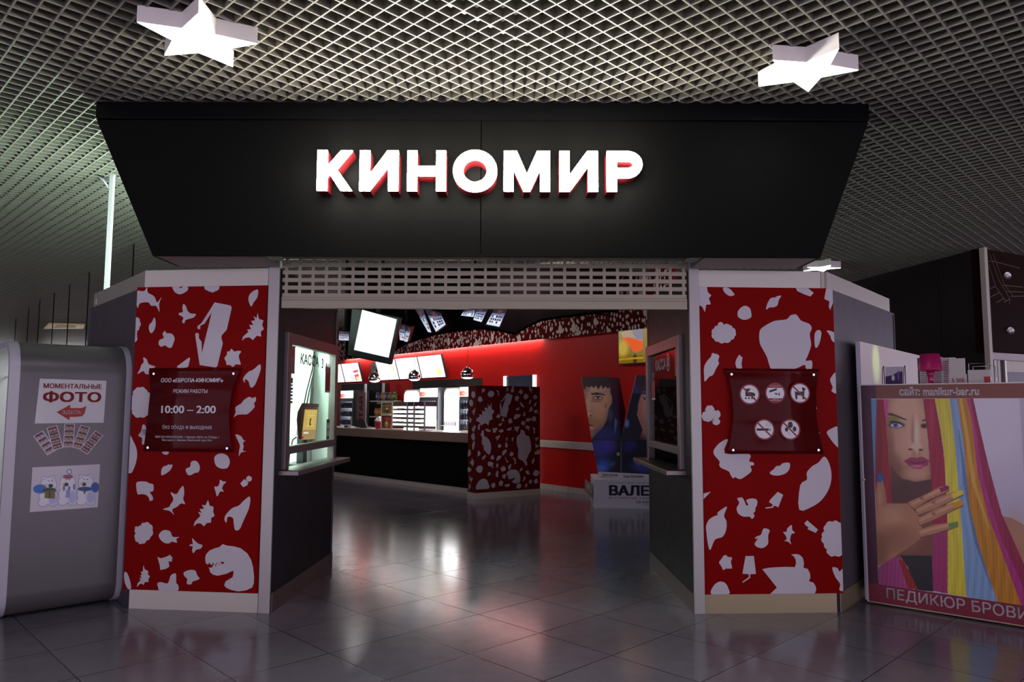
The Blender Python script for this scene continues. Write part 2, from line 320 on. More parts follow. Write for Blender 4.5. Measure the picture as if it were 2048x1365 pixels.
SHAPES_LEFT="1,2349 6,2350 33,2346 55,2345 67,2356 74,2370 79,2375 80,2375 81,2367 81,2350 86,2334 102,2324 123,2314 140,2303 150,2285 158,2266 166,2256 177,2266 189,2287 196,2297 194,2287 186,2266 181,2245 183,2222 187,2197 187,2185 181,2194 171,2214 160,2230 147,2233 132,2232 119,2233 110,2241 104,2252 93,2259 72,2260 47,2258 27,2252 18,2239 15,2222 11,2216 5,2227 1,2242/283,2375 335,2375 342,2369 349,2362 355,2365 362,2372 367,2375 396,2375 405,2371 409,2364 408,2355 403,2346 394,2338 380,2329 367,2323 356,2319 346,2317 335,2318 323,2322 311,2328 301,2337 291,2350 283,2367/537,2375 537,2375 650,2375 653,2373 656,2366 655,2358 651,2351 645,2347 641,2342 635,2339 629,2339 624,2342 623,2337 619,2332 614,2330 608,2330 603,2328 595,2328 589,2333 586,2338 581,2335 575,2335 569,2338 565,2343 554,2345 543,2352 537,2364/1,2147 6,2147 11,2144 21,2141 30,2133 33,2122 32,2112 39,2104 42,2091 38,2079 31,2071 32,2061 29,2050 20,2043 11,2040 15,2035 17,2027 14,2020 10,2015 14,2013 17,2008 17,2003 15,1999 20,1989 20,1976 13,1964 4,1958 1,1954 1,1954/148,2142 153,2137 157,2124 160,2111 161,2098 161,2083 159,2070 156,2058 152,2048 147,2039 140,2031 133,2025 126,2024 119,2031 113,2043 109,2055 108,2067 109,2080 112,2091 120,2098 130,2106 136,2119 142,2134/376,2243 383,2240 391,2232 398,2222 402,2212 406,2201 410,2191 418,2183 428,2175 439,2170 453,2168 469,2168 478,2165 477,2157 470,2147 461,2139 450,2135 436,2132 424,2129 413,2126 404,2123 397,2119 393,2110 391,2100 388,2094 379,2098 371,2109 374,2118 380,2130 380,2140 370,2148 355,2155 344,2161 341,2170 346,2176 354,2177 366,2178 373,2181 374,2189 371,2201 369,2212 370,2224 372,2237/239,2041 243,2034 250,2023 263,2022 280,2021 295,2018 305,2008 313,1995 318,1982 317,1970 313,1958 309,1946 305,1934 300,1921 294,1913 286,1911 276,1913 267,1916 259,1921 252,1927 244,1931 234,1928 222,1923 212,1921 204,1925 196,1933 192,1942 192,1952 194,1963 199,1972 209,1977 223,1981 231,1987 230,1996 223,2008 220,2018 225,2028 233,2037/623,2252 746,2228 759,2213 726,2045 689,2005 686,1984 699,1944 663,1772 648,1764 525,1782 484,1986 479,2016 494,2024 509,2014 508,1985 533,1955 537,1868 604,2179 549,2092 517,2077 518,2052 497,2052 494,2072 527,2098/959,2343 961,2329 960,2306 956,2287 949,2274 939,2262 930,2251 923,2237 917,2223 910,2218 902,2227 894,2245 888,2262 887,2276 888,2290 892,2303 900,2314 911,2325 922,2333 935,2340 949,2345/962,2167 974,2124 1009,2113 1000,2078 1015,2048 991,2028 996,1992 961,1998 933,1967 903,1988 872,1983 849,1963 856,1993 896,2028 885,2044 916,2048 900,2079 931,2079 914,2109 946,2114 931,2145 956,2129/767,1903 774,1898 782,1888 791,1882 799,1882 808,1885 817,1887 827,1887 838,1885 844,1882 841,1875 834,1866 829,1857 827,1850 828,1842 830,1832 835,1817 842,1798 845,1786 835,1784 821,1787 810,1786 801,1782 792,1773 783,1766 773,1773 763,1782 755,1782 745,1781 737,1782 734,1788 732,1798 730,1807 725,1815 719,1824 717,1832 721,1840 728,1849 734,1857 736,1866 736,1876 738,1883 747,1883 757,1883 762,1894/344,1765 350,1775 370,1789 390,1803 409,1818 429,1832 443,1838 446,1828 443,1810 439,1793 437,1781 434,1771 424,1764 397,1761 363,1761/75,1840 83,1839 94,1833 104,1824 109,1813 113,1800 122,1789 140,1782 163,1776 176,1771 172,1766 158,1762 145,1758 136,1754 129,1749 124,1743 123,1733 124,1722 123,1714 116,1712 106,1714 98,1717 92,1724 87,1733 81,1738 71,1735 59,1729 49,1723 38,1717 33,1717 38,1726 46,1740 53,1753 57,1764 59,1775 62,1784 68,1791 75,1797 80,1804 79,1817 75,1831/992,1786 999,1781 1001,1766 1001,1751 998,1736 993,1720 987,1701 978,1677 968,1651 958,1631 947,1620 937,1614 927,1616 921,1628 915,1646 909,1661 900,1670 890,1675 883,1676 881,1669 883,1657 882,1651 877,1654 871,1663 867,1671 866,1680 872,1691 881,1704 895,1719 907,1731 919,1737 931,1740 943,1746 960,1760 978,1777/23,1600 28,1609 38,1616 51,1617 60,1613 71,1618 85,1618 97,1610 104,1600 110,1599 117,1594 121,1587 121,1580 130,1579 139,1574 143,1564 144,1555 151,1549 155,1539 153,1528 148,1520 156,1524 167,1524 176,1518 181,1510 186,1503 188,1494 184,1485 178,1479 172,1474 164,1472 155,1474 150,1479 154,1472 155,1462 150,1454 144,1449 147,1436 143,1419 132,1408 119,1403 111,1394 99,1389 86,1390 76,1396 64,1389 46,1388 31,1396 22,1408 14,1413 6,1422 6,1434 9,1443 1,1446 1,1555 9,1560 5,1570 6,1584 13,1594/966,1546 970,1540 972,1530 973,1521 969,1513 962,1505 958,1497 959,1489 964,1481 964,1472 956,1461 945,1448 933,1437 923,1429 913,1422 903,1417 893,1416 883,1417 872,1417 858,1416 843,1415 830,1412 820,1406 812,1398 808,1397 809,1406 815,1421 819,1436 817,1448 815,1460 817,1471 828,1480 844,1488 858,1496 867,1506 875,1517 883,1526 895,1534 908,1542 919,1546 929,1544 938,1539 946,1536 957,1542/96,1338 107,1338 118,1328 121,1320 123,1311 127,1303 136,1298 149,1293 159,1288 168,1280 174,1270 169,1263 141,1260 100,1259 72,1262 69,1268 79,1277 87,1288 90,1305 92,1325/1,1258 9,1247 25,1217 39,1195 51,1169 59,1145 62,1121 62,1097 59,1074 55,1052 48,1030 41,1012 35,997 28,984 20,979 8,977 1,979/86,1300 109,1305 142,1307 164,1300 167,1277 159,1245 151,1223 143,1220 133,1226 126,1228 123,1219 122,1207 120,1197 108,1190 98,1192 96,1205 97,1223 96,1238 87,1245 75,1249 67,1253 66,1262 71,1269 83,1268 94,1269 90,1278 84,1291/258,1137 272,1139 296,1140 312,1138 310,1127 299,1117 288,1116 277,1119 267,1124 258,1132/823,1269 833,1271 851,1266 866,1259 875,1249 883,1235 889,1226 899,1227 904,1229 899,1224 890,1217 884,1209 885,1201 888,1193 890,1184 888,1173 886,1162 886,1153 895,1150 908,1149 913,1148 904,1146 886,1143 871,1138 864,1128 859,1116 856,1112 855,1121 856,1137 857,1153 859,1165 861,1177 861,1188 858,1199 852,1211 846,1224 836,1240 826,1258/344,1046 344,1038 341,1026 336,1015 328,1005 317,994 305,985 290,976 274,967 262,966 258,976 258,994 261,1009 264,1018 269,1025 276,1030 286,1034 299,1038 308,1041 312,1047 313,1051 316,1046 321,1041 333,1045/487,1063 494,1070 503,1074 513,1076 522,1075 532,1071 540,1064 548,1054 555,1041 558,1028 558,1015 554,1002 549,993 542,989 533,989 522,987 507,979 490,970 475,968 462,979 452,997 449,1012 457,1020 472,1025 483,1032 486,1042 485,1054/673,1111 684,1120 699,1128 715,1131 732,1130 750,1125 764,1117 775,1105 783,1090 788,1076 788,1062 784,1047 779,1036 772,1028 763,1023 752,1020 739,1020 723,1021 709,1025 698,1030 688,1037 681,1045 676,1054 672,1064 670,1075 668,1087 668,1100/938,971 950,967 960,958 961,948 958,938 950,932 940,930 930,932 921,937 918,947 919,957 927,966/904,947 935,924 927,902 896,889 874,916/68,910 77,916 91,918 106,919 121,919 137,918 150,916 159,911 167,906 178,904 191,903 200,897 204,883 205,865 202,851 194,846 182,845 176,841 181,832 191,821 199,810 203,801 204,792 202,785 191,779 179,778 175,787 172,800 166,807 159,814 150,820 138,824 123,826 111,827 100,825 91,822 83,824 78,834 73,849 70,864 68,880 66,897/435,890 440,877 443,855 445,835 443,820 439,807 439,794 445,781 453,767 457,759 450,759 437,763 424,764 414,758 403,747 392,738 379,731 364,725 356,717 360,704 369,690 373,682 367,686 354,698 340,707 320,712 296,715 285,719 294,724 316,731 333,737 340,746 343,757 351,767 359,779 363,793 356,811 343,831 339,843 349,841 368,832 383,829 393,837 401,851 408,864 418,876 427,888/718,939 727,936 739,928 750,927 761,927 766,925 763,920 754,913 746,905 741,895 737,884 736,874 745,862 750,854 744,854 732,856 721,854 714,843 707,827 701,819 696,823 693,835 689,848 684,862 678,878 677,889 686,890 698,889 704,894 710,901 714,909 716,920 716,932/631,792 645,752 676,743 674,708 686,678 660,663 661,630 629,627 608,602 580,624 554,621 528,600 537,635 578,676 559,706 588,696 569,726 604,727 586,756 613,752/947,822 952,818 954,807 955,793 953,776 950,755 945,733 935,708 922,679 910,653 900,628 891,604 881,587 870,579 858,577 849,580 844,587 840,598 838,611 835,627 833,646 830,661 824,669 816,673 809,675 796,676 786,670 782,658 781,642 779,632 771,636 764,650 763,660 765,672 770,685 783,701 800,720 817,735 834,744 853,749 869,756 882,767 893,780 905,792 920,804 935,817/96,581 97,588 102,595 110,597 117,597 120,607 127,616 139,619 149,618 158,623 170,624 181,618 187,610 199,605 209,595 212,580 209,568 215,556 216,540 208,526 197,518 195,508 188,497 177,492 166,492 164,482 157,472 145,467 135,468 126,464 116,464 107,470 102,478 92,479 82,485 78,495 77,505 73,513 71,525 76,535 83,541 77,545 71,554 71,563 74,571 72,576 72,582 75,588 79,591 84,592 90,590 94,586/262,524 263,537 272,550 282,560 293,566 307,569 320,569 331,567 343,563 352,556 358,545 362,532 370,522 387,520 409,521 421,521 418,518 406,513 398,507 400,498 405,488 404,481 395,481 379,485 366,487 357,483 349,477 340,473 327,473 311,476 297,482 282,494 269,509/521,515 526,513 534,505 543,496 552,489 562,482 571,476 583,473 595,471 602,467 601,459 596,450 588,442 579,439 568,437 557,434 548,425 540,413 533,408 529,414 526,425 525,436 528,448 529,456 521,458 509,459 502,460 504,467 512,473 521,471 528,473 526,486 522,504/757,478 785,469 848,463 896,451 946,416 976,372 993,319 1003,250 1002,206 991,177 945,156 887,147 829,157 795,171 780,187 790,215 841,246 847,271 844,293 793,269 729,253 692,260 670,276 658,310 680,308 696,339 708,316 721,343 733,324 747,349 758,334 775,345 762,354 744,350 732,328 720,349 705,326 690,345 676,325 660,345 650,328 633,341 627,374 633,403 659,431 700,448 730,455/259,374 286,365 323,376 355,392 375,372 371,342 346,347 353,307 327,291 285,282 280,315/9,261 15,262 23,258 31,249 40,233 49,210 56,190 61,173 65,156 64,145 55,137 42,139 34,147 26,160 19,174 13,190 9,207 6,223 5,238 6,253/153,312 164,284 193,270 190,248 208,234 196,218 197,194 170,193 160,171 144,182 128,175 109,156 114,181 137,207 125,221 144,219 132,241 146,242 134,266 150,267/268,186 273,191 282,195 294,196 311,192 332,187 348,188 356,203 361,225 367,243 377,253 389,259 398,261 406,260 409,249 410,233 411,212 412,195 418,187 425,182 429,175 433,162 433,146 424,137 283,137 281,138 276,150 274,161 269,170 267,179/468,270 477,276 490,282 505,286 521,289 538,289 552,286 561,276 567,261 572,249 580,241 588,235 590,229 584,223 572,218 561,214 550,211 540,208 535,201 531,192 525,186 514,185 501,187 493,192 493,200 496,212 497,222 490,230 480,238 472,246 466,258"
SHAPES_RIGHT="3,2375 63,2375 69,2336 96,2311 76,2291 90,2245 55,2241 44,2185 25,2226 3,2236/187,2372 199,2374 216,2373 232,2367 247,2354 262,2336 271,2323 270,2316 261,2313 252,2309 241,2308 233,2310 225,2313 216,2318 208,2325 199,2333 192,2342 187,2353 184,2364/627,2314 624,2306 615,2294 608,2282 604,2268 601,2254 596,2242 587,2235 576,2230 566,2227 556,2226 545,2227 536,2226 526,2220 516,2212 510,2209 509,2216 512,2229 516,2241 519,2251 524,2262 529,2271 534,2280 540,2289 548,2296 559,2300 572,2301 583,2303 591,2308 598,2312 608,2314 620,2316/293,2189 298,2200 306,2210 314,2219 325,2227 337,2234 349,2237 362,2234 375,2228 384,2220 390,2211 392,2201 394,2190 396,2177 397,2162 393,2150 379,2140 360,2133 342,2130 326,2133 309,2141 297,2150 292,2162 291,2176/742,2375 742,2375 834,2375 877,2340 851,2312 801,2329 751,2353/975,2375 1023,2375 1023,2266 999,2211 990,2236 996,2276 957,2295/95,2024 92,2035 93,2048 101,2059 111,2064 115,2074 123,2083 136,2086 146,2084 143,2086 140,2090 140,2095 141,2099 147,2107 157,2112 168,2111 176,2107 180,2102 182,2096 180,2089 176,2084 187,2094 203,2100 220,2097 231,2088 238,2088 245,2084 250,2077 250,2070 260,2067 270,2059 274,2047 272,2036 276,2029 276,2019 271,2011 264,2006 263,1997 258,1987 248,1982 238,1981 232,1968 218,1958 202,1956 188,1961 178,1954 164,1952 151,1957 143,1966 133,1964 121,1967 113,1975 109,1985 100,1990 92,2001 91,2014/583,2127 608,2130 639,2133 664,2138 677,2147 685,2159 695,2168 709,2173 726,2176 740,2173 750,2161 760,2144 772,2129 792,2120 816,2113 834,2105 845,2095 851,2083 853,2070 849,2057 841,2043 836,2025 838,2001 843,1973 844,1946 837,1919 826,1890 816,1867 807,1849 800,1836 799,1827 811,1827 831,1831 845,1828 849,1810 848,1785 843,1767 831,1761 815,1762 802,1766 798,1776 796,1791 788,1798 770,1791 744,1777 712,1766 667,1763 612,1764 572,1765 552,1764 543,1763 537,1765 530,1772 525,1783 521,1796 516,1814 511,1835 505,1855 496,1874 486,1892 477,1909 469,1924 461,1938 456,1953 452,1972 451,1993 451,2012 452,2028 455,2044 461,2057 470,2068 483,2078 497,2087 511,2096 527,2105 542,2112 554,2118 566,2123/908,2058 919,2054 926,2041 924,2021 919,1994 912,1971 905,1953 896,1937 888,1927 879,1924 873,1936 871,1959 871,1990 873,2016 876,2032 881,2043 887,2051 897,2058/968,2056 984,2056 1010,2049 1023,2040 1023,1967 1019,1967 1009,1976 1001,1987 998,1996 996,2006 992,2017 982,2031 970,2047/92,1880 108,1878 130,1872 144,1863 145,1851 139,1835 135,1823 140,1813 143,1804 138,1793 128,1779 119,1765 111,1748 102,1730 93,1716 85,1711 77,1710 68,1706 56,1693 43,1676 33,1669 29,1678 29,1696 29,1715 28,1734 28,1755 30,1774 35,1790 42,1804 51,1818 63,1832 76,1845 86,1857 88,1872/297,1869 305,1864 310,1854 317,1854 320,1849 318,1835 314,1817 311,1800 313,1787 315,1776 313,1768 304,1764 290,1763 278,1767 272,1777 268,1792 266,1805 267,1815 270,1824 274,1834 281,1847 290,1861/1023,1738 1023,1589 1017,1584 999,1593 987,1603 988,1610 995,1620 998,1632 993,1647 985,1665 980,1681 982,1694 989,1705 996,1715 1006,1729 1019,1741/67,1492 75,1494 84,1492 90,1485 93,1478 98,1474 101,1467 100,1459 96,1454 101,1457 107,1458 113,1456 117,1452 120,1455 126,1458 131,1457 135,1454 143,1441 146,1423 138,1406 126,1396 134,1391 141,1382 141,1371 137,1362 127,1353 112,1349 96,1353 86,1362 81,1373 81,1387 89,1399 99,1405 97,1397 91,1388 81,1385 72,1386 66,1378 57,1373 45,1374 37,1378 28,1378 18,1382 12,1391 10,1400 6,1404 3,1411 4,1419 8,1424 10,1434 17,1444 28,1449 38,1449 34,1454 31,1461 33,1468 37,1473 40,1482 47,1490 58,1493/941,1296 945,1306 954,1313 967,1320 989,1331 1015,1342 1023,1339 1023,1186 1014,1193 1003,1204 991,1217 977,1235 965,1252 954,1268 945,1283/848,1622 857,1630 863,1617 862,1605 858,1588 856,1573 858,1564 863,1556 865,1548 863,1538 860,1526 859,1514 864,1499 871,1482 873,1470 866,1464 853,1463 842,1465 835,1469 830,1477 828,1495 832,1535 841,1586/842,1320 848,1323 858,1323 867,1320 876,1312 884,1300 888,1291 879,1284 866,1281 858,1284 851,1291 846,1300 842,1312/198,1245 188,1218 167,1175 170,1144 222,1137 299,1141 353,1139 365,1124 356,1103 350,1088 359,1082 372,1081 381,1078 388,1068 386,1058 379,1056 367,1055 359,1051 361,1042 367,1029 367,1017 358,1005 343,993 327,982 312,972 295,962 279,957 266,960 254,967 244,972 235,966 228,962 222,969 214,981 208,992 205,1003 198,1013 182,1021 159,1030 142,1038 133,1046 129,1055 127,1063 131,1071 132,1083 121,1098 104,1117 92,1134 87,1146 87,1157 91,1169 102,1186 118,1205 136,1220 159,1235 184,1247/654,1073 657,1059 653,1039 646,1022 636,1010 623,1000 608,992 588,986 565,982 545,982 526,985 509,992 502,1000 508,1010 524,1022 537,1032 545,1043 553,1051 562,1053 574,1053 584,1055 590,1063 600,1071 617,1075 639,1077/915,1121 928,1113 940,1095 950,1072 958,1045 964,1013 965,981 962,951 955,919 944,890 929,862 910,834 889,810 868,790 845,774 819,760 783,743 742,727 715,735 709,783 717,856 728,911 744,934 764,942 779,951 782,967 779,985 780,1002 790,1018 804,1033 819,1047 836,1058 855,1067 872,1078 887,1095 902,1113/7,853 61,867 6,813/255,817 264,822 280,825 292,824 300,816 306,803 311,792 315,782 318,773 321,767 331,766 337,772 333,781 325,792 322,802 329,809 341,814 353,817 368,817 384,816 396,811 402,803 405,792 404,781 401,769 394,757 388,746 388,735 387,726 379,718 371,711 377,702 381,692 377,684 368,674 360,670 355,677 345,687 332,687 315,686 298,687 283,693 269,702 258,712 253,724 250,739 251,752 257,764 266,776 270,787 266,798 258,809/558,864 598,843 559,753 529,766 516,749 464,744 464,752 510,758 520,771 491,791 504,811/177,759 176,748 167,728 160,712 157,702 155,695 155,687 160,677 167,666 172,653 173,635 172,613 168,593 162,575 153,558 141,544 124,537 102,533 84,524 71,502 60,474 52,455 43,451 37,465 33,484 29,511 26,534 25,549 24,562 24,574 22,587 20,600 20,614 24,630 32,648 41,663 54,675 70,684 83,691 94,695 103,696 109,698 107,704 106,713 113,720 123,729 135,737 150,747 167,757/447,602 461,603 479,597 490,589 489,579 483,567 478,552 477,533 478,510 475,492 465,479 451,469 438,463 424,461 409,464 397,468 387,474 379,483 376,493 384,506 396,522 403,532 394,531 382,527 381,533 387,542 398,546 412,550 425,557 432,572 438,590/654,625 657,617 656,603 658,590 665,581 674,574 678,568 672,566 661,565 652,561 646,550 642,535 640,521 642,507 646,493 647,486 642,489 633,499 624,506 613,509 600,510 594,511 602,515 613,521 614,528 613,537 610,546 603,557 594,568 590,576 600,576 614,576 617,582 618,592 622,601 632,611 644,621/772,658 850,591 832,568 772,595 781,608 761,620 750,638/1023,638 1017,641 1008,641 1000,650 986,656 972,654 961,647 947,651 929,649 915,638 908,624 899,617 892,604 893,590 899,579 888,574 879,564 876,550 879,539 874,527 873,511 882,497 893,490 890,479 893,465 902,455 913,450 909,441 909,430 914,420 922,415 930,405 943,398 957,399 968,405 984,398 1005,398 1022,409 1023,412/159,415 165,412 172,405 179,400 189,399 200,398 207,395 206,387 201,377 198,365 200,350 205,333 205,321 196,317 182,318 173,318 164,318 156,317 148,310 141,307 137,313 133,322 128,332 122,341 114,352 111,361 115,370 122,378 129,386 135,395 140,403 149,411/307,406 368,406 380,280 337,276 337,251 282,217 279,224 327,256 327,278 281,281/428,312 475,321 516,324 598,327 670,324 679,352 677,377 663,402 644,414 684,418 709,411 729,391 738,352 732,320 763,312 779,282 782,252 770,223 801,215 819,188 822,163 811,137 483,137 532,181/947,318 956,323 972,320 985,315 991,307 995,296 1000,290 1010,298 1022,310 1023,310 1023,159 1016,150 1002,154 993,162 995,172 1001,186 1002,201 994,216 980,233 968,251 958,274 949,300/57,137 51,138 44,152 51,172 62,190 73,204 88,216 103,224 119,227 135,225 149,219 160,208 169,194 174,179 181,164 185,148 175,137 175,137"
# ================================================================ the setting
mb = MB(); mb.add([(-30, -6, 0), (14, -6, 0), (14, 32, 0), (-30, 32, 0)], [(0, 1, 2, 3)]); structure('floor', mb, FLOORM)
def ceiling():                  # two crossing families of blades share one mesh, the second turned by a right angle
    mb = MB(); H_ = 23.
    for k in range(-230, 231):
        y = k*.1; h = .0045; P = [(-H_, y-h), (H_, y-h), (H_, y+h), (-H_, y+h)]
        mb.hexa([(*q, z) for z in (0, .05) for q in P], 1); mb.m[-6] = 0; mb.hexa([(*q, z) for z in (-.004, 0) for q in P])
    a = radians(45.54)
    i, j = 23, 78                 # lattice steps from the measured crossing to the middle of the grid
    ox, oy = -.198+.1*(i*cos(a)-j*sin(a)), 3.971+.1*(i*sin(a)+j*cos(a))
    o = structure('ceiling', mb, [BLADE, BLADE_SHADED]); o.location = (ox, oy, ZC+.004); o.rotation_euler = (0, 0, a)
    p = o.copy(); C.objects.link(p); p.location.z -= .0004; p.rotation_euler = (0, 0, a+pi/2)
ceiling()
mb = MB(); mb.box(-30, 14, -6, 32, 4.35, 4.45); structure('ceiling_slab', mb, PLEN)
Fd = Fr((-.60, 4.12), (.12, 4.97)); mb = MB(); mb.fbox(Fd, 0, Fd.len, 3.95, 4.1, 0, .12)
obj('air_duct', mb, WHITE, None, Fd.P(.5, 3.95), 'pale air duct above the open grid ceiling over the sign', 'duct')
# red wall of the hall, its speckled band, rail and baseboard
CW = (1.722, 11.88); Fw = Fr(CW, (CW[0]+.6238, CW[1]-.7816))
REDW = rough_noise(mat('red_wall_paint', (.46, .0045, .003), .5, 0, None, 0, .15), 3, .4, .5)
mb = MB(); mb.fbox(Fw, -11.6, 1.1, 0, ZC-.005, -.12, 0); structure('wall_back', mb, REDW, loc=Fw.P(-5, 0))
mb = MB(); mb.fbox(Fw, -11.5, 1.08, 2.72, ZC-.01, .002, .10); mb.fbox(Fw, -11.5, 1.08, 2.69, 2.72, .088, .10); structure('wall_band', mb, SPECK, loc=Fw.P(-5, 2.72))
mb = MB(); mb.fbox(Fw, -1.98, 1.08, .75, .875, .002, .03); structure('trim_1', mb, STEEL, loc=Fw.P(0, .8), bevel=.004)
mb = MB()
for k in range(8): mb.fbox(Fw, -1.98+k*.4, -1.98+k*.4+.392, 0, .1, .002, .016)
structure('baseboard_back', mb, TILEM, loc=Fw.P(0, 0))
mb = MB()
for u0, u1 in ((-10.1, -7.95), (-6.4, -3.72)): mb.fbox(Fw, u0, u1, 0, 2.045, .002, .012)
structure('wall_recess', mb, DKW, loc=Fw.P(-6, 0))
mb = MB(); mb.fbox(Fw, -2.9, -2.08, 0, 2.05, .002, .02, 0)
for u in (-2.95, -2.08): mb.fbox(Fw, u, u+.05, 0, 2.055, .002, .06, 1)
mb.fbox(Fw, -2.9, -2.08, 2.0, 2.02, .02, .03, 0); structure('door_1', mb, [NAVY, mat('door_light_strip', (.9, .9, .9), .5, 0, (1, .97, .95), 1.1)], loc=Fw.P(-2.5, 0))
# dark shop wall, cream corner and mural wall on the right
FD = Fr((5.55, 13.4), (6.203, 9.58)); mb = MB(); mb.fbox(FD, 0, FD.len, 0, ZC-.005, -.12, 0)
for u in (3.1,): mb.fbox(FD, u, u+.02, 0, ZC-.01, .001, .012)
structure('wall_right', mb, DKW, loc=FD.P(2, 0))
Fmu = Fr((6.203, 9.58), (9.2, 11.13)); mb = MB(); mb.fbox(Fmu, 0, Fmu.len, 2.2, ZC-.005, -.12, 0)
def stripe(mb, F, pts, wd, w, mi=0):
    for (a, b), (c, d) in zip(pts, pts[1:]):
        l = hypot(c-a, d-b) or 1; nx, nz = -(d-b)/l*wd, (c-a)/l*wd
        mb.fpoly(F, [(a-nx, b-nz), (c-nx, d-nz), (c+nx, d+nz), (a+nx, b+nz)], .0005, w, mi)
for pts in ([(.05, 3.42), (.3, 3.44), (.9, 3.4)], [(.12, 3.5), (.3, 3.1), (.52, 2.92)], [(.2, 3.55), (.38, 3.2), (.62, 2.95)], [(.28, 3.55), (.5, 3.15), (.7, 3.0)],
            [(.05, 3.02), (.3, 3.1)], [(.12, 2.93), (.38, 3.02)], [(.3, 2.88), (.48, 2.95)], [(.48, 2.9), (.62, 2.95), (.6, 2.88)], [(.48, 3.13), (.95, 3.14)], [(.55, 3.05), (.95, 3.07)], [(.65, 2.99), (1., 3.02)]):
    stripe(mb, Fmu, pts, .005, .003, 1)
structure('wall_mural', mb, [ORNG, LINEM], loc=Fmu.P(.5, 2.2))
mb = MB(); mb.fbox(Fmu, -.03, .04, 0, ZC-.005, 0, .07); structure('trim_2', mb, CREAM, loc=Fmu.P(0, 0), bevel=.006)
mb = MB(); mb.fbox(Fmu, .04, 2.2, 2.11, 2.2, -.1, .06); structure('trim_3', mb, mat('pinkish_beam', (.5, .4, .42), .4), loc=Fmu.P(1, 2.1))
mb = MB(); mb.fbox(Fmu, .04, .28, 0, 2.11, -.12, -.02, 0); mb.fbox(Fmu, .28, .33, 0, 2.11, -.1, -.01, 1); mb.fbox(Fmu, .33, .42, 0, 2.11, -.12, -.03, 2); mb.fbox(Fmu, .42, .46, 0, 2.11, -.1, .0, 3)
mb.fbox(Fmu, .46, 2.2, 1.96, 2.11, -.12, -.02, 1); mb.fbox(Fmu, .46, 2.2, 0, 1.96, -.12, -.04, 4)
structure('window_1', mb, [WHITE, CREAM, GREY, STEEL, NAVY], loc=Fmu.P(1, 0))
for k, (u, z) in enumerate(((.575, 3.267), (.572, 2.516))):
    t = thing('downlight', Fmu.P(u, z), ('round chrome spotlight on the brown mural wall, the upper one', 'round chrome spotlight on the brown mural wall, the lower one')[k], 'spotlight', 'spotlights on the mural wall')
    mb = MB(); n = 20
    for r0, r1, w0, w1 in ((.085, .08, .001, .02), (.08, .045, .02, .008)):
        b = len(mb.v)
        for r, w in ((r0, w0), (r1, w1)): mb.v += [Fmu.P(u+r*cos(2*pi*i/n), z+.6*r*sin(2*pi*i/n), w) for i in range(n)]
        for i in range(n): mb.f.append([b+i, b+(i+1) % n, b+n+(i+1) % n, b+n+i]); mb.m.append(0); mb.sm.append(True)
    obj('reflector', mb, mat('dull_chrome', (.45, .42, .40), .4, .9) if 'dull_chrome' not in MATS else MATS['dull_chrome'], t); mb = MB(); mb.disc(Fmu, u, z, .04, .002, .012, 0, 16, .024); obj('bulb', mb, CREAM, t)
# speckled red wall piece seen over the right kiosk
Fp = Fr((4.72, 11.9), (5.6, 12.2)); mb = MB(); mb.fbox(Fp, 0, Fp.len, 0, 3.45, -.1, 0); structure('wall_far', mb, SPECK, loc=Fp.P(0, 0))
# far end of the mall on the left
mb = MB(); mb.box(-24, -5, 27, 27.1, 0, ZC-.005); mb.box(-24.1, -24, 4, 27, 0, ZC-.005); structure('wall_left', mb, GREY)
for k, (x0, x1) in enumerate(((-20.2, -18.3), (-17.2, -15.6))):
    mb = MB(); mb.box(x0, x1, 26.93, 26.99, 2.6, 3.5, 0); mb.box(x0-.05, x1+.05, 26.95, 26.995, 2.55, 3.55, 1); structure('window_%d' % (k+2), mb, [WHL, STEEL])
# ================================================================ ceiling things
def star(c, R, ang, label, z0=3.5, depth=.098):
    t = thing('star_lamp', (c[0], c[1], z0), label, 'lamp', 'white star lamps under the ceiling')
    P = [(c[0]+(R if k % 2 == 0 else R*.45)*cos(ang+pi*k/5), c[1]+(R if k % 2 == 0 else R*.45)*sin(ang+pi*k/5)) for k in range(10)]
    mb = MB(); n = 10
    mb.v = [(x, y, z0+.004) for x, y in P]+[(x, y, z0+depth) for x, y in P]
    mb.f = [[i, (i+1) % n, n+(i+1) % n, n+i] for i in range(n)]+[[n+i for i in range(n)]]; mb.m = [0]*11; mb.sm = [False]*11
    obj('housing', mb, STARS, t)
    mb = MB(); q = [((x-c[0])*.985+c[0], (y-c[1])*.985+c[1]) for x, y in P]
    mb.prism([(x, y, z0) for x, y in reversed(q)], [(x, y, z0+.01) for x, y in reversed(q)]); obj('diffuser', mb, STARL, t)
star((-1.748, 3.92), .318, radians(4.5), 'glowing white star lamp on the grid ceiling above the left end of the sign')
star((1.777, 4.274), .302, radians(-5.5), 'glowing white star lamp on the grid ceiling above the right end of the sign')
star((4.50, 10.55), .27, radians(-12), 'small distant star lamp just above the top of the right kiosk', 3.49, .1)
for k, (x, y) in enumerate(((-5.005, 9.557), (-6.761, 11.592), (-7.815, 12.827), (-8.671, 13.765), (-9.547, 14.704), (-10.637, 16.026), (-12.196, 17.918))):
    mb = MB(); mb.tube([(x, y, 0), (x, y, ZC+.03)], .009, 8)
    obj('ceiling_rod', mb, BLKP, None, (x, y, 0), 'thin black rod to the ceiling, %s of seven from the left kiosk' % ('first', 'second', 'third', 'fourth', 'fifth', 'sixth', 'seventh')[k], 'rod', 'thin black rods behind the photo booth')
t = thing('ceiling_vent', (-12., 19.5, 3.55), 'beige rectangular vent panel on the far ceiling above the photo booth', 'vent')
q = [(-12.93, 20.14), (-12.0, 18.89), (-11.19, 19.1), (-11.8, 20.1)]; ce = (-11.98, 19.56)
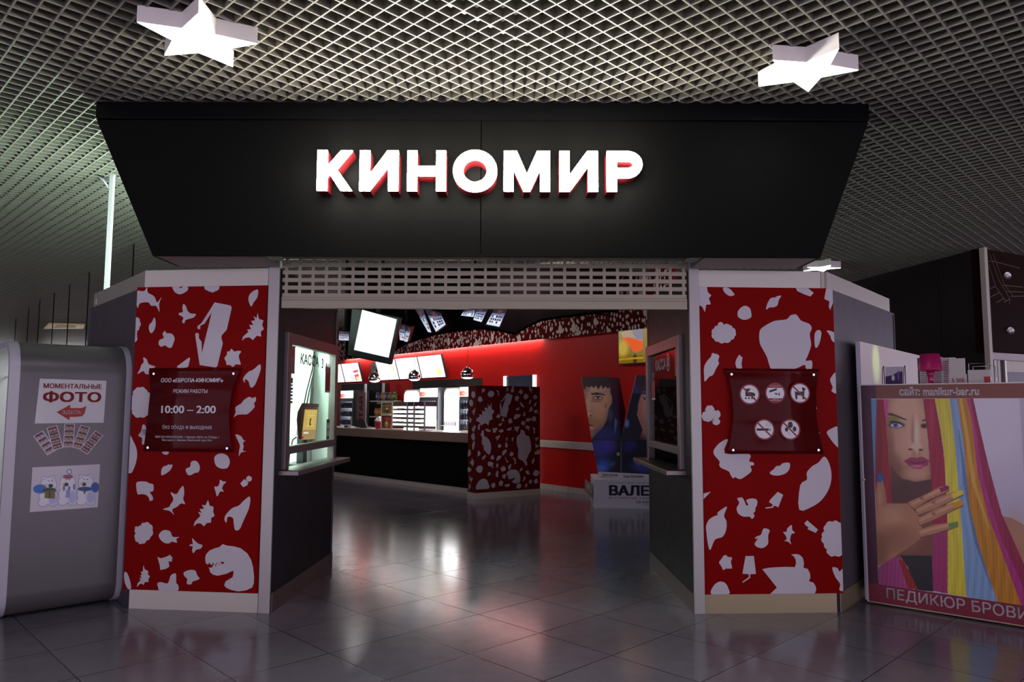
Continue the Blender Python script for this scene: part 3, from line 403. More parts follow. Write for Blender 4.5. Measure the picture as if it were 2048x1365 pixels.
mb = MB(); mb.prism([(x, y, 3.56) for x, y in reversed(q)], [(x, y, 3.592) for x, y in reversed(q)]); obj('frame', mb, mat('vent_beige_glow', (.75, .5, .2), .5, 0, (.9, .55, .2), .12), t)  # faint glow put into the vent frame itself
mb = MB(); q2 = [((x-ce[0])*.55+ce[0], (y-ce[1])*.55+ce[1]) for x, y in q]; mb.prism([(x, y, 3.552) for x, y in reversed(q2)], [(x, y, 3.559) for x, y in reversed(q2)]); obj('grille', mb, GREY, t)
# ================================================================ the sign over the entrance
Ff = Fr((0, 4.95), (1, 4.95))
sg = thing('cinema_sign', (-.2, 5.1, 2.5), 'wide black trapezoid sign box with glowing white letters over the entrance', 'sign')
ZB, ZT = 2.505, 3.46
mb = MB(); mb.fpoly(Ff, [(-2.462, ZB), (-.221, ZB), (-.221, ZT), (-2.895, ZT)], -.03, 0); obj('front_panel', mb, BLACK, sg)
mb = MB(); mb.fpoly(Ff, [(-.215, ZB), (2.108, ZB), (2.475, ZT), (-.215, ZT)], -.03, 0); obj('front_panel', mb, BLACK, sg)
mb = MB(); mb.fbox(Ff, -2.885, 2.468, ZT, 3.58, -.4, .035); obj('top_lip', mb, LIPM, sg, bevel=.004)
for (a, b), (c, d) in (((-2.462, ZB), (-2.88, ZT)), ((2.108, ZB), (2.46, ZT))):
    mb = MB(); mb.hexa([Ff.P(x, z, w) for z, xs in ((b, (a, a)), (d, (c, c))) for x, w in ((xs[0]-.012, -.03), (xs[0]+.012, -.03), (xs[0]+.012, -.40), (xs[0]-.012, -.40))]); obj('side_panel', mb, BLACK, sg)
mb = MB(); mb.fbox(Ff, -2.44, 2.09, 2.62, ZT, -.42, -.40); obj('back_panel', mb, BLACK, sg)
for x0, x1, y1 in ((-2.45, -1.735, 5.36), (1.325, 2.095, 5.37)):
    mb = MB(); mb.box(x0, x1, 4.955, y1, ZB, ZB+.02); obj('soffit', mb, SOFF, sg)
mb = MB(); mb.box(-1.73, 1.32, 4.985, 5.35, 2.60, 2.615); obj('shutter_housing', mb, BLACK, sg)
def letter(ch, x0, x1, z0, z1):
    X = lambda a: x0+a*(x1-x0); Z = lambda b: z0+b*(z1-z0)
    polys = {'K': [[(0, 0), (0, 1), (.28, 1), (.28, .6), (.68, 1), (1, 1), (.56, .53), (1, 0), (.67, 0), (.36, .4), (.28, .32), (.28, 0)]],
             'I': [[(0, 0), (0, 1), (.26, 1), (.26, .4), (.72, 1), (1, 1), (1, 0), (.745, 0), (.745, .61), (.27, 0)]],
             'H': [[(0, 0), (0, 1), (.25, 1), (.25, .61), (.75, .61), (.75, 1), (1, 1), (1, 0), (.75, 0), (.75, .38), (.25, .38), (.25, 0)]],
             'M': [[(0, 0), (0, 1), (.28, 1), (.5, .42), (.72, 1), (1, 1), (1, 0), (.79, 0), (.79, .54), (.57, 0), (.43, 0), (.21, .54), (.21, 0)]],
             'P': [[(0, 0), (0, 1), (.28, 1), (.28, 0)]], 'O': []}[ch]
    strips = []
    n = 40
    if ch == 'O': strips = [([(.5+.5*cos(2*pi*k/n), .5+.5*sin(2*pi*k/n)) for k in range(n+1)], [(.5+.27*cos(2*pi*k/n), .5+.27*sin(2*pi*k/n)) for k in range(n+1)])]
    if ch == 'P':
        a = [pi/2-pi*k/16 for k in range(17)]
        strips = [([(.28, 1)]+[(.58+.42*cos(q), .67+.33*sin(q)) for q in a]+[(.28, .34)], [(.28, .76)]+[(.58+.16*cos(q), .67+.09*sin(q)) for q in a]+[(.28, .58)])]
    def build(w0, w1):
        mb = MB()
        for P in polys: mb.fpoly(Ff, [(X(a), Z(b)) for a, b in reversed(P)], w0, w1)
        for o, i in strips:
            for k in range(len(o)-1):
                q = [o[k], o[k+1], i[k+1], i[k]]; q = [(X(a), Z(b)) for a, b in q]
                F1 = [Ff.P(u, z, w1) for u, z in q]; B1 = [Ff.P(u, z, w0) for u, z in q]; b = len(mb.v); mb.v += F1+B1
                for f in ([0, 3, 2, 1], [0, 1, 5, 4], [2, 3, 7, 6]): mb.f.append([b+x for x in f]); mb.m.append(0); mb.sm.append(False)
        return mb
    l = obj('channel_letter', build(.0005, .128), LETR, sg); obj('letter_face', build(.128, .15), LITE, l)
k_ = .003354
for ch, a, b in (('K', 633, 703), ('I', 718, 795), ('H', 813.5, 890.5), ('O', 905, 993), ('M', 1006.5, 1099), ('I', 1118, 1195), ('P', 1213, 1284)):
    e = .006 if ch == 'O' else 0; letter(ch, (a-1024)*k_, (b-1024)*k_, 2.921-e, 3.196+e)
# ================================================================ roller shutter
sh = thing('roller_shutter', (-.2, 5.44, 2.2), 'raised beige metal grille shutter across the top of the entrance', 'shutter')
Fs = Fr((-1.728, 5.43), (1.318, 5.447)); mb = MB()
for r in range(7): mb.fbox(Fs, .012, Fs.len-.012, 2.288+r*.0576, 2.288+r*.0576+.030, -.012, .012)
x = .03
while x < Fs.len-.03: mb.fbox(Fs, x, x+.021, 2.29, 2.66, -.009, .009); x += .0991
obj('grille', mb, RAIL, sh)
mb = MB(); mb.fbox(Fs, .01, Fs.len-.01, 2.205, 2.288, -.02, .02); mb.fbox(Fs, .01, Fs.len-.01, 2.262, 2.272, .02, .026); obj('bottom_bar', mb, RAIL, sh, bevel=.004)
# ================================================================ ticket kiosks
def panel_print(F, data, u1):
    mb = MB(); mb.fbox(F, 0, u1, .136, 2.376, -.012, 0, 0)
    for s in data.split('/'):
        pts = [tuple(float(q)/1000 for q in p.split(',')) for p in s.split()]
        A = sum(a[0]*b[1]-b[0]*a[1] for a, b in zip(pts, pts[1:]+pts[:1]))
        if A < 0: pts.reverse()
        mb.fpoly(F, pts, .0001, .0012, 1, 1, False)
    return mb
def window(k, F, u0, u1, flip):
    mb = MB(); z0, z1 = 1.005, 2.04; m_ = .085
    mb.fbox(F, u0, u0+m_, z0, z1, -.03, .03); mb.fbox(F, u1-m_, u1, z0, z1, -.03, .03); mb.fbox(F, u0+m_, u1-m_, z1-.09, z1, -.03, .03); mb.fbox(F, u0+m_, u1-m_, 1.115, 1.175, -.03, .03)
    obj('window_frame', mb, FRAME, k, bevel=.003)
    mb = MB(); mb.fbox(F, u0+m_, u1-m_, 1.175, z1-.09, -.003, .003); g = obj('window_glass', mb, GLASS, k)
    mb = MB(); mb.fbox(F, u0-.05, u1+.05, .965, 1.005, -.06, .15); obj('sill', mb, FRAME, k, bevel=.006)
    return g
# ---- left
PL = [(-2.80, 5.514), (-1.815, 5.409), (-1.722, 5.40), (-1.651, 6.90), (-3.95, 6.80)]
FLf = Fr((-2.849, 5.52), (-1.823, 5.409)); FLw = Fr((-1.722, 5.40), (-1.651, 6.90)); FLs = Fr((-3.95, 6.80), (-2.80, 5.514)); FLb = Fr((-1.651, 6.90), (-3.95, 6.80))
kl = thing('ticket_kiosk', (-2.5, 6.1, 0), 'left ticket kiosk, brightly lit inside, beside the photo booth', 'kiosk')
obj('red_panel', panel_print(FLf, SHAPES_LEFT, 1.032), [RED, SILH], kl)
mb = MB(); mb.fbox(FLf, .05, 1.04, 0, 2.376, -.05, -.012); obj('front_wall', mb, GREY, kl)
mb = MB(); mb.fbox(FLf, .055, 1.035, 2.376, 2.505, -.05, -.004); obj('header_band', mb, STEEL, kl)
mb = MB(); mb.fbox(FLf, .05, 1.035, 0, .136, -.012, -.004); obj('plinth', mb, STEEL, kl)
mb = MB(); mb.hexa([(-1.812, 5.395, 0), (-1.728, 5.386, 0), (-1.724, 5.43, 0), (-1.808, 5.44, 0), (-1.812, 5.395, 2.56), (-1.728, 5.386, 2.56), (-1.724, 5.43, 2.56), (-1.808, 5.44, 2.56)]); obj('corner_post', mb, POSTM, kl, bevel=.003)
def passage_wall(k, F, u0, u1):
    mb = MB(); T = F.len
    for a, b, c, d in ((.0, T, .0, .965), (0, T, 2.04, 2.5), (0, u0, .965, 2.04), (u1, T, .965, 2.04)): mb.fbox(F, a, b, c, d, -.04, 0)
    obj('passage_wall', mb, DARK, k); mb = MB(); mb.fbox(F, .005, T-.005, 0, .14, .001, .006); obj('plinth', mb, FRAME, k)
passage_wall(kl, FLw, .12, 1.455)
gl = window(kl, FLw, .12, 1.455, 1)
mb = MB(); text(mb, FLw, 'КАССА', .475, .945, 1.815, 1.905, .0045, 0, .03); obj('lettering', mb, TXTD, gl); mb = MB(); text(mb, FLw, '3', 1.03, 1.075, 1.81, 1.895, .0045, 0, .03); obj('lettering', mb, TXTD, gl)
mb = MB(); mb.fbox(FLw, .21, .345, 1.73, 1.945, .0035, .0045, 0); mb.fbox(FLw, .245, .31, 1.86, 1.915, .0046, .005, 1)
for i in range(4): mb.fbox(FLw, .225, .33, 1.755+i*.022, 1.763+i*.022, .0046, .005, 2)
obj('sticker', mb, [mat('pale_pink_sticker', (.35, .16, .15), .5), TXTR, SOFF], gl)
mb = MB()
for i in range(6): mb.fbox(FLw, .235, .315, 1.50+i*.026, 1.518+i*.026, .0035, .0045, i % 2)
for i in (0, 1): mb.disc(FLw, .258+i*.036, 1.682, .018, .0035, .0045, 0, 14); mb.fbox(FLw, .241+i*.036, .275+i*.036, 1.654, 1.672, .0035, .0045, 0)
obj('notice', mb, [TXTD, WHITE], gl)
mb = MB(); mb.fbox(FLw, 1.14, 1.30, 1.60, 1.83, .0035, .0045, 0)
for i in range(3): mb.fpoly(FLw, [(1.15+i*.05, 1.77), (1.19+i*.05, 1.77), (1.18+i*.05, 1.86), (1.16+i*.05, 1.86)], .0046, .005, 1)
mb.fbox(FLw, 1.155, 1.285, 1.615, 1.77, .0046, .0052, 1); obj('sticker', mb, [WHITE, mat('sticker_red', (.45, .02, .02), .5)], gl)
mb = MB(); mb.fbox(FLw, 1.22, 1.31, 1.18, 1.36, .0035, .0045, 0); mb.disc(FLw, 1.265, 1.30, .03, .0046, .005, 1, 14); mb.disc(FLw, 1.265, 1.235, .03, .0046, .005, 1, 14); obj('sticker', mb, [mat('sticker_green', (.05, .16, .03), .5), TXTW], gl)
mb = MB(); mb.fbox(FLs, 0, FLs.len-.03, .0, 2.376, -.05, 0); obj('side_wall', mb, GREY, kl)
mb = MB(); mb.fbox(FLs, .12, FLs.len, 2.376, 2.505, -.05, -.01); mb.fbox(FLs, .16, .22, 2.40, 2.45, -.01, -.004); obj('side_band', mb, STEEL, kl)
mb = MB(); mb.fbox(FLb, 0, FLb.len-.03, 0, 2.36, -.05, 0); obj('back_wall', mb, GREY, kl)
mb = MB(); mb.fbox(FLf, .06, 1.02, 0, 2.49, -.06, -.051); mb.fbox(FLs, .03, FLs.len-.02, 0, 2.49, -.06, -.051); mb.fbox(FLb, .03, FLb.len-.06, 0, 2.35, -.06, -.051); obj('lining', mb, WHITEWALL, kl)
mb = MB(); mb.fbox(FLw, .06, 1.44, .93, .965, -.66, -.06); obj('desk', mb, WHITEWALL, kl)
# things inside the left kiosk
t = thing('tube_lamp', (-2.585, 6.15, 2.36), 'white fluorescent tube lighting the inside of the left kiosk', 'lamp')
TUBE = mat('tube_light', (.9, .95, .9), .4, 0, (.72, 1., .86), 380)
mb = MB(); mb.box(-2.62, -2.55, 5.50, 6.82, 2.36, 2.40); obj('fitting', mb, WHITE, t)
for x in (-2.66, -2.51): mb = MB(); mb.tube([(x, 5.62, 2.385), (x, 6.72, 2.385)], .016, 10); mb.box(min(x, -2.585), max(x, -2.585), 5.60, 5.62, 2.365, 2.395, 1); mb.box(min(x, -2.585), max(x, -2.585), 6.72, 6.74, 2.365, 2.395, 1); obj('tube', mb, [TUBE, WHITE], t)
t = thing('customer_display', FLw.P(.9, .965, -.25), 'tilted dark customer screen with a yellow ticket page behind the left kiosk glass', 'screen')
def wq(F, pts, w): return [F.P(u, z, w) for u, z in pts]
qs = [(.803, 1.504), (1.261, 1.498), (1.178, 1.176), (.735, 1.205)]
mb = MB(); mb.prism(wq(FLw, list(reversed(qs)), -.083), wq(FLw, [(.98, 1.46), (1.2, 1.46), (1.12, 1.22), (.90, 1.24)][::-1], -.16)); mb.prism(wq(FLw, [(.735, 1.205), (.682, 1.364), (.70, 1.43), (.803, 1.504)][::-1], -.085), wq(FLw, [(.9, 1.24), (.9, 1.36), (.9, 1.4), (.98, 1.46)][::-1], -.15)); obj('casing', mb, mat('brown_casing', (.05, .018, .018), .4), t)
P = Pic(((0, 0), (100, 0), (100, 150), (0, 150)), 40, 60).fill((205, 165, 90)); P.poly('0,105 100,105 100,150 0,150', (165, 130, 90)); P.poly('0,0 100,0 100,12 0,12', (70, 35, 25))
for i in range(9): P.poly('%d,%d %d,%d %d,%d %d,%d' % (25, 22+i*8, 80, 22+i*8, 80, 25+i*8, 25, 25+i*8), (225, 200, 110))
P.poly('45,55 58,50 52,72 60,85 48,88 44,70', (60, 40, 25)); P.poly('0,135 15,135 15,146 0,146', (190, 30, 25)); P.poly('10,115 45,115 45,124 10,124', (240, 230, 220))
P.make('screen_face', wq(FLw, [(.874, 1.47), (1.224, 1.467), (1.165, 1.186), (.802, 1.198)], -.080), SCREEN, t)
mb = MB(); mb.fbox(FLw, .92, 1.02, .99, 1.25, -.16, -.10); mb.fbox(FLw, .82, 1.12, .966, .992, -.24, -.07); obj('stand', mb, BLKP, t, bevel=.004)
for i, (a, b) in enumerate((((.93, 1.49), (1.10, 1.96)), ((1.0, 1.49), (1.13, 1.93)))):
    mb = MB(); mb.tube([FLw.P(a[0], a[1], -.11), FLw.P(a[0]+.03, a[1]+.12, -.10), FLw.P(b[0]-.03, b[1]-.15, -.09), FLw.P(b[0], b[1], -.085)], .006, 6); obj('cable', mb, BLKP, t)
mb = MB(); mb.tube([FLw.P(.76, 1.22, -.11), FLw.P(.70, 1.2, -.12), FLw.P(.69, 1.08, -.14), FLw.P(.73, .972, -.16)], .006, 6); obj('cable', mb, BLKP, t)
mb = MB(); nn = 30; rows = []
for j, (z, a, b) in enumerate(((2.45, 1.42, 1.49), (1.85, 1.38, 1.49), (1.45, 1.30, 1.49), (.97, 1.28, 1.49))):
    rows.append([FLw.P(a+(b-a)*i/nn, z, -.20+.014*sin(i*1.5+j)) for i in range(nn+1)])
for r in rows: mb.v += r
mb.f = [[j*(nn+1)+i, j*(nn+1)+i+1, (j+1)*(nn+1)+i+1, (j+1)*(nn+1)+i] for j in range(3) for i in range(nn)]; mb.m = [0]*len(mb.f); mb.sm = [True]*len(mb.f)
obj('curtain', mb, CURT, None, FLw.P(1.4, .97, -.20), 'hanging grey-white curtain at the far end inside the left kiosk', 'curtain')
t = thing('keyboard', FLw.P(.5, .966, -.2), 'black keyboard on the white desk behind the left kiosk slot', 'keyboard')
mb = MB(); mb.fbox(FLw, .42, .70, .966, .982, -.22, -.10); obj('base', mb, BLKP, t); mb = MB()
for i in range(11):
    for j in range(4): mb.fbox(FLw, .43+i*.024, .45+i*.024, .982, .987, -.21+j*.026, -.19+j*.026)
obj('keys', mb, GREY, t)
mb = MB(); mb.fbox(FLw, .15, .36, .9655, .972, -.32, -.12); obj('paper_stack', mb, WHITE, None, FLw.P(.25, .9655, -.2), 'white paper sheets on the desk behind the left kiosk slot', 'paper')
# ---- right
FRf = Fr((1.391, 5.418), (2.414, 5.469)); FRw = Fr((1.295, 7.0), (1.316, 5.43)); FRs = Fr((2.38, 5.467), (3.65, 6.955)); FRb = Fr((3.65, 6.955), (1.295, 7.0))
kr = thing('ticket_kiosk', (2.2, 6.2, 0), 'right ticket kiosk, dark inside, beside the manicure stand', 'kiosk')
obj('red_panel', panel_print(FRf, SHAPES_RIGHT, 1.0243), [RED, SILH], kr)
mb = MB(); mb.fbox(FRf, 0, .98, 0, 2.376, -.05, -.012); obj('front_wall', mb, GREY, kr)
mb = MB(); mb.fbox(FRf, 0, .935, 2.376, 2.503, -.05, -.004); mb.fbox(FRf, .938, .965, 2.376, 2.503, -.05, -.002, 1); obj('header_band', mb, [STEEL, CREAM], kr)
mb = MB(); mb.fbox(FRf, 0, .975, 0, .136, -.012, -.004); obj('plinth', mb, mat('brass_plinth', (.42, .34, .2), .35, .5), kr)
mb = MB(); mb.hexa([(1.318, 5.405, 0), (1.392, 5.408, 0), (1.390, 5.45, 0), (1.316, 5.447, 0), (1.318, 5.405, 2.56), (1.392, 5.408, 2.56), (1.390, 5.45, 2.56), (1.316, 5.447, 2.56)]); obj('corner_post', mb, POSTM, kr, bevel=.003)
passage_wall(kr, FRw, .06, 1.36)
gr = window(kr, FRw, .06, 1.36, -1)
mb = MB(); text(mb, FRw, 'КАССА', .385, .80, 1.80, 1.90, .0045, 0, .03); obj('lettering', mb, TXTW, gr); mb = MB()
n = 20; R0 = [(.885+.052*cos(2*pi*i/n), 1.853+.075*sin(2*pi*i/n)) for i in range(n)]; R1 = [(.885+.042*cos(2*pi*i/n), 1.853+.063*sin(2*pi*i/n)) for i in range(n)]
for i in range(n): mb.fpoly(FRw, [R0[i], R0[(i+1) % n], R1[(i+1) % n], R1[i]], .0035, .0045)
text(mb, FRw, '1', .865, .902, 1.815, 1.893, .0045, 0, .03); obj('lettering', mb, TXTW, gr)
mb = MB(); mb.fbox(FRw, 1.13, 1.265, 1.73, 1.945, .0035, .0045, 0); mb.fbox(FRw, 1.20, 1.25, 1.87, 1.93, .0046, .005, 1)
for i in range(5): mb.fbox(FRw, 1.145, 1.25, 1.75+i*.02, 1.758+i*.02, .0046, .005, 1)
obj('sticker', mb, [mat('pink_sticker', (.45, .12, .14), .5), TXTR], gr)
mb = MB()
for i in range(6): mb.fbox(FRw, 1.185, 1.265, 1.50+i*.026, 1.518+i*.026, .0035, .0045, i % 2)
for i in (0, 1): mb.disc(FRw, 1.208+i*.036, 1.682, .018, .0035, .0045, 1, 14); mb.fbox(FRw, 1.191+i*.036, 1.225+i*.036, 1.654, 1.672, .0035, .0045, 1)
obj('notice', mb, [TXTD, WHITE], gr)
mb = MB(); mb.fbox(FRw, .20, .345, 1.56, 1.72, .0035, .0045, 0); mb.fbox(FRw, .20, .345, 1.545, 1.56, .0035, .0046, 1)
text(mb, FRw, 'ПЕТР', .205, .34, 1.73, 1.79, .0045, 1, .02); obj('sticker', mb, [MATS['sticker_red'], TXTW], gr)
mb = MB(); mb.fbox(FRw, 1.18, 1.265, 1.18, 1.31, .0035, .0045, 0); mb.disc(FRw, 1.222, 1.275, .02, .0046, .005, 1, 14); mb.disc(FRw, 1.222, 1.22, .02, .0046, .005, 1, 14); obj('sticker', mb, [MATS['sticker_green'], TXTW], gr)
mb = MB(); mb.fbox(FRs, .03, FRs.len, 0, 2.376, -.05, 0); obj('side_wall', mb, GREY, kr)
mb = MB(); mb.fbox(FRs, 0.01, FRs.len-.12, 2.376, 2.505, -.05, -.01); obj('side_band', mb, STEEL, kr)
mb = MB(); mb.fbox(FRs, .02, FRs.len, 0, .136, .0005, .006); obj('plinth', mb, MATS['brass_plinth'], kr)
mb = MB(); mb.fbox(FRb, .03, FRb.len, 0, 2.36, -.05, 0); obj('back_wall', mb, DARK, kr)
mb = MB(); mb.fbox(FRw, .1, 1.5, .93, .965, -.66, -.06); obj('desk', mb, GREY, kr)
t = thing('ticket_monitor', FRw.P(.6, .965, -.3), 'pale-backed monitor behind the dark glass of the right kiosk', 'screen')
mb = MB(); mb.fbox(FRw, .46, .78, 1.22, 1.50, -.34, -.30); obj('casing', mb, WHITE, t, bevel=.006); mb = MB(); mb.fbox(FRw, .59, .65, .98, 1.25, -.33, -.30); mb.fbox(FRw, .50, .74, .966, .982, -.40, -.26); obj('stand', mb, BLKP, t)
# ---- cable duct from the left kiosk to the ceiling
mb = MB(); mb.box(-3.735, -3.70, 6.64, 6.675, 2.5, ZC+.05, 0); mb.tube([(-3.717, 6.657, 3.5), (-3.76, 6.67, 3.56), (-3.85, 6.70, ZC+.03)], .008, 6); mb.tube([(-3.717, 6.657, 3.45), (-3.79, 6.64, 3.56), (-3.88, 6.62, ZC+.03)], .008, 6)
obj('cable_duct', mb, WHITE, None, (-3.717, 6.657, 2.5), 'white vertical cable duct rising from the left kiosk to the ceiling', 'duct')
# ---- plaques
ACRB = ACR
def plaque(F, uc, hw, z0, z1, waist, label):
    t = thing('plaque', F.P(uc, z0, .03), label, 'sign'); N_ = 24; mb = MB()
    bow = lambda z: .016+.030*sin(pi*min(1, max(0, (z-z0)/(z1-z0))))**.8
    def half(z):
        s = (z-z0)/(z1-z0); return hw(s)
    L_ = [];
    for i in range(N_+1):
        z = z0+(z1-z0)*i/N_; a, b = half(z); L_.append((a, b, z))
    mb.v = [F.P(a, z, bow(z)+.004) for a, b, z in L_]+[F.P(b, z, bow(z)+.004) for a, b, z in L_]+[F.P(a, z, bow(z)) for a, b, z in L_]+[F.P(b, z, bow(z)) for a, b, z in L_]
    n = N_+1
    for i in range(N_): mb.f += [[i, n+i, n+i+1, i+1], [2*n+i, 2*n+i+1, 3*n+i+1, 3*n+i], [i, i+1, 2*n+i+1, 2*n+i], [n+i, 3*n+i, 3*n+i+1, n+i+1]]
    mb.f += [[0, 2*n, 3*n, n], [N_, n+N_, 3*n+N_, 2*n+N_]]; mb.m = [0]*len(mb.f); mb.sm = [True]*len(mb.f)
    obj('plate', mb, ACRB, t)
    for s in (.045, .93):
        z = z0+(z1-z0)*s; a, b = half(z)
        for u in (a+.035, b-.035):
            mb = MB(); mb.disc(F, u, z, .009, .001, bow(z)+.009, 0, 14); obj('screw', mb, SCREW, t)
    return t, bow
PX = lambda x: .142+(x-302)*.00393
PZ = lambda y: 1.759-(y-737)*.00372
def lerp(s, K):
    for (a, x), (b, y) in zip(K, K[1:]):
        if s <= b: k = (s-a)/(b-a); return x+(y-x)*k
    return K[-1][1]
pxy = lambda x, y: (PX(290+x/7.581), PZ(730+y/7.581))
tl, bow = plaque(FLf, .5, lambda s: (PX(290+lerp(s, [(0, 52), (.2, 100), (.43, 132), (.72, 148), (.88, 120), (1, 84)])/7.581), PX(290+lerp(s, [(0, 1390), (.2, 1362), (.43, 1345), (.72, 1370), (.88, 1425), (1, 1465)])/7.581)), 1.142, 1.759, 0, 'dark red acrylic opening hours plaque with white lettering on the left red panel')
for s, x0, x1, y0, y1, bo in (('ООО «ЕВРОПА-КИНОМИР»', 292, 1230, 208, 270, .04), ('РЕЖИМ РАБОТЫ', 497, 1008, 375, 432, 0), ('10:00 – 2:00', 333, 1150, 622, 735, .03), ('без обеда и выходных', 357, 1098, 905, 985, .01),
                          ('ИНН 2221129335/222101001, г. Барнаул, 656015, пл. Победы, 1', 250, 1200, 1072, 1115, .02), ('Факт.адрес: г. Барнаул, Павловский тракт 251в', 345, 1093, 1120, 1158, .02)):
    a, zt = pxy(x0, y0); b, zb = pxy(x1, y1); mb = MB(); text(mb, FLf, s, a, b, zb, zt, 0, 0, bo, wf=lambda u, z: bow(z)+.0052); obj('text_line', mb, TXTW, tl)
QX = lambda x: .168+(x-1445)*.003788
QZ = lambda y: 1.766-(y-738)*.00368
qxy = lambda x, y: (QX(1440+x/7.582), QZ(730+y/7.582))
tr, bow2 = plaque(FRf, .5, lambda s: (QX(1440+lerp(s, [(0, 70), (.2, 115), (.43, 150), (.72, 142), (.88, 105), (1, 45)])/7.582), QX(1440+lerp(s, [(0, 1510), (.2, 1440), (.43, 1390), (.72, 1400), (.88, 1440), (1, 1480)])/7.582)), 1.141, 1.766, 0, 'dark red acrylic plaque with five round rule stickers on the right red panel')
def ring(mb, F, u, z, r0, r1, w0, w1, mi, n=32):
    for i in range(n):
        a, b = 2*pi*i/n, 2*pi*(i+1)/n
        mb.fpoly(F, [(u+r0*cos(a), z+r0*sin(a)), (u+r0*cos(b), z+r0*sin(b)), (u+r1*cos(b), z+r1*sin(b)), (u+r1*cos(a), z+r1*sin(a))], w0, w1, mi)
STR = mat('rule_sticker_red', (.30, .008, .012), .4)
def rule(cx, cy, kind):
    u, z = qxy(cx, cy); R = .0765; w = max(bow2(z-R), bow2(z), bow2(z+R))+.0047; mb = MB(); mb.disc(FRf, u, z, R, w, w+.0012, 0, 36); mb.disc(FRf, u, z, R*.86, w+.0012, w+.0016, 1, 36)
    T = lambda pts, m=2, h=.0022: mb.fpoly(FRf, [(u+a*R, z+b*R) for a, b in pts], w+.0016, w+h, m)
    if kind == 'stroller':
        T([(-.38, .5), (.0, .55), (.1, .48), (-.15, .22), (.42, .15), (.55, .0), (.5, -.2), (-.4, -.2), (-.42, .1)]); 
        for x in (-.38, -.08, .22, .45): mb.disc(FRf, u+x*R, z-.38*R, .09*R, w+.0016, w+.0022, 2, 12)
    if kind == 'dog': T([(-.6, .25), (-.45, .12), (-.1, .15), (.3, .15), (.2, .45), (.3, .6), (.62, .38), (.45, .25), (.42, -.1), (.4, -.6), (.25, -.6), (.2, -.25), (-.25, -.2), (-.3, -.6), (-.45, -.6), (-.5, .05)])
    if kind == 'smoke': T([(-.75, -.12), (.4, -.12), (.4, .1), (-.75, .1)]); T([(.45, -.12), (.5, -.12), (.5, .1), (.45, .1)]); T([(.56, -.12), (.61, -.12), (.61, .1), (.56, .1)]); ring(mb, FRf, u+.38*R, z+.5*R, .2*R, .17*R, w+.0016, w+.0022, 2, 14)
    if kind == 'balloon':
        for x, y, a, b in ((.02, .45, .24, .32), (-.36, .0, .16, .2), (.42, .05, .18, .24)): T([(x+a*cos(i*.4), y+b*sin(i*.4)) for i in range(16)])
        T([(-.3, -.2), (.0, -.5), (.02, -.48), (-.27, -.2)])
    if kind == 'camera':
        T([(-.86, .5), (-.5, .86), (0, .99), (.5, .86), (.86, .5)][::-1], 0); T([(-.86, -.5), (-.5, -.86), (0, -.99), (.5, -.86), (.86, -.5)], 0)
        T([(-.6, .1), (-.52, .05), (.1, .25), (.2, .4), (.1, .45), (-.55, .25)]); T([(-.05, .0), (0, .0), (0, -.15), (.35, -.15), (.35, -.3), (.42, -.3), (.42, .05), (.35, .05), (.35, -.09), (-.05, -.09)])
        text(mb, FRf, 'ВНИМАНИЕ!', u-.5*R, u+.5*R, z+.62*R, z+.74*R, w+.0026, 1, .02); text(mb, FRf, 'ВЕДЕТСЯ', u-.28*R, u+.28*R, z-.62*R, z-.54*R, w+.0026, 1); text(mb, FRf, 'ВИДЕОНАБЛЮДЕНИЕ', u-.55*R, u+.55*R, z-.76*R, z-.67*R, w+.0026, 1)
    else: T([(-.66, .56), (-.56, .66), (.66, -.56), (.56, -.66)][::-1], 0, .0026)
    obj('rule_sticker', mb, [STR, TXTW, TXTD], tr, label={'stroller': 'round no prams sticker', 'dog': 'round no dogs sticker', 'smoke': 'round no smoking sticker', 'balloon': 'round no balloons sticker', 'camera': 'round camera watch sticker'}[kind])
for a in ((398, 452, 'stroller'), (782, 432, 'camera'), (1152, 432, 'dog'), (605, 980, 'smoke'), (990, 980, 'balloon')): rule(*a)
# ================================================================ photo booth
FB = Fr((-3.492, 5.158), (-2.941, 5.651))
pb = thing('photo_booth', FB.P(.37, 0, -.6), 'silver grey photo booth with rounded corners and white rims at the left edge', 'photo booth')
WB, HB = 1.25, 1.945
def loop(ins, n=10):                     # rounded section: points (w, z) counted from the outer side
    out = []; R0, R1 = .24, .17
    for cw, cz, r, a0 in ((-R0, HB-R0, R0, 0), (-WB+R0, HB-R0, R0, 90), (-WB+R1, R1, R1, 180), (-R1, R1, R1, 270)):
        for k in range(n+1):
            a = radians(a0+90*k/n); out.append((cw+(r-ins)*cos(a), cz+(r-ins)*sin(a)))
    return out
def shell(mb, i0, u0, u1, mi=0, flip=False):
    lp = loop(i0); n = len(lp); b = len(mb.v)
    for u in (u0, u1): mb.v += [FB.P(u, z, w) for w, z in lp]
    for k in range(n):
        q = [b+k, b+n+k, b+n+(k+1) % n, b+(k+1) % n]; mb.f.append(q if not flip else q[::-1]); mb.m.append(mi); mb.sm.append(True)
def ringcap(mb, i0, i1, u, mi=0):
    A, B = loop(i0), loop(i1); n = len(A); b = len(mb.v); mb.v += [FB.P(u, z, w) for w, z in A]+[FB.P(u, z, w) for w, z in B]
    for k in range(n): mb.f.append([b+k, b+(k+1) % n, b+n+(k+1) % n, b+n+k]); mb.m.append(mi); mb.sm.append(False)
mb = MB(); shell(mb, .006, .03, .715); obj('shell', mb, GREYB, pb)
for u0, u1 in ((-.035, .03), (.715, .76)):
    mb = MB(); shell(mb, 0, u0, u1); shell(mb, .045, u0, u1, 0, True); ringcap(mb, 0, .045, u0); ringcap(mb, 0, .045, u1); obj('rim', mb, RIM, pb)
mb = MB(); shell(mb, .045, .03, .715, 0, True); obj('lining', mb, WHITEWALL, pb)
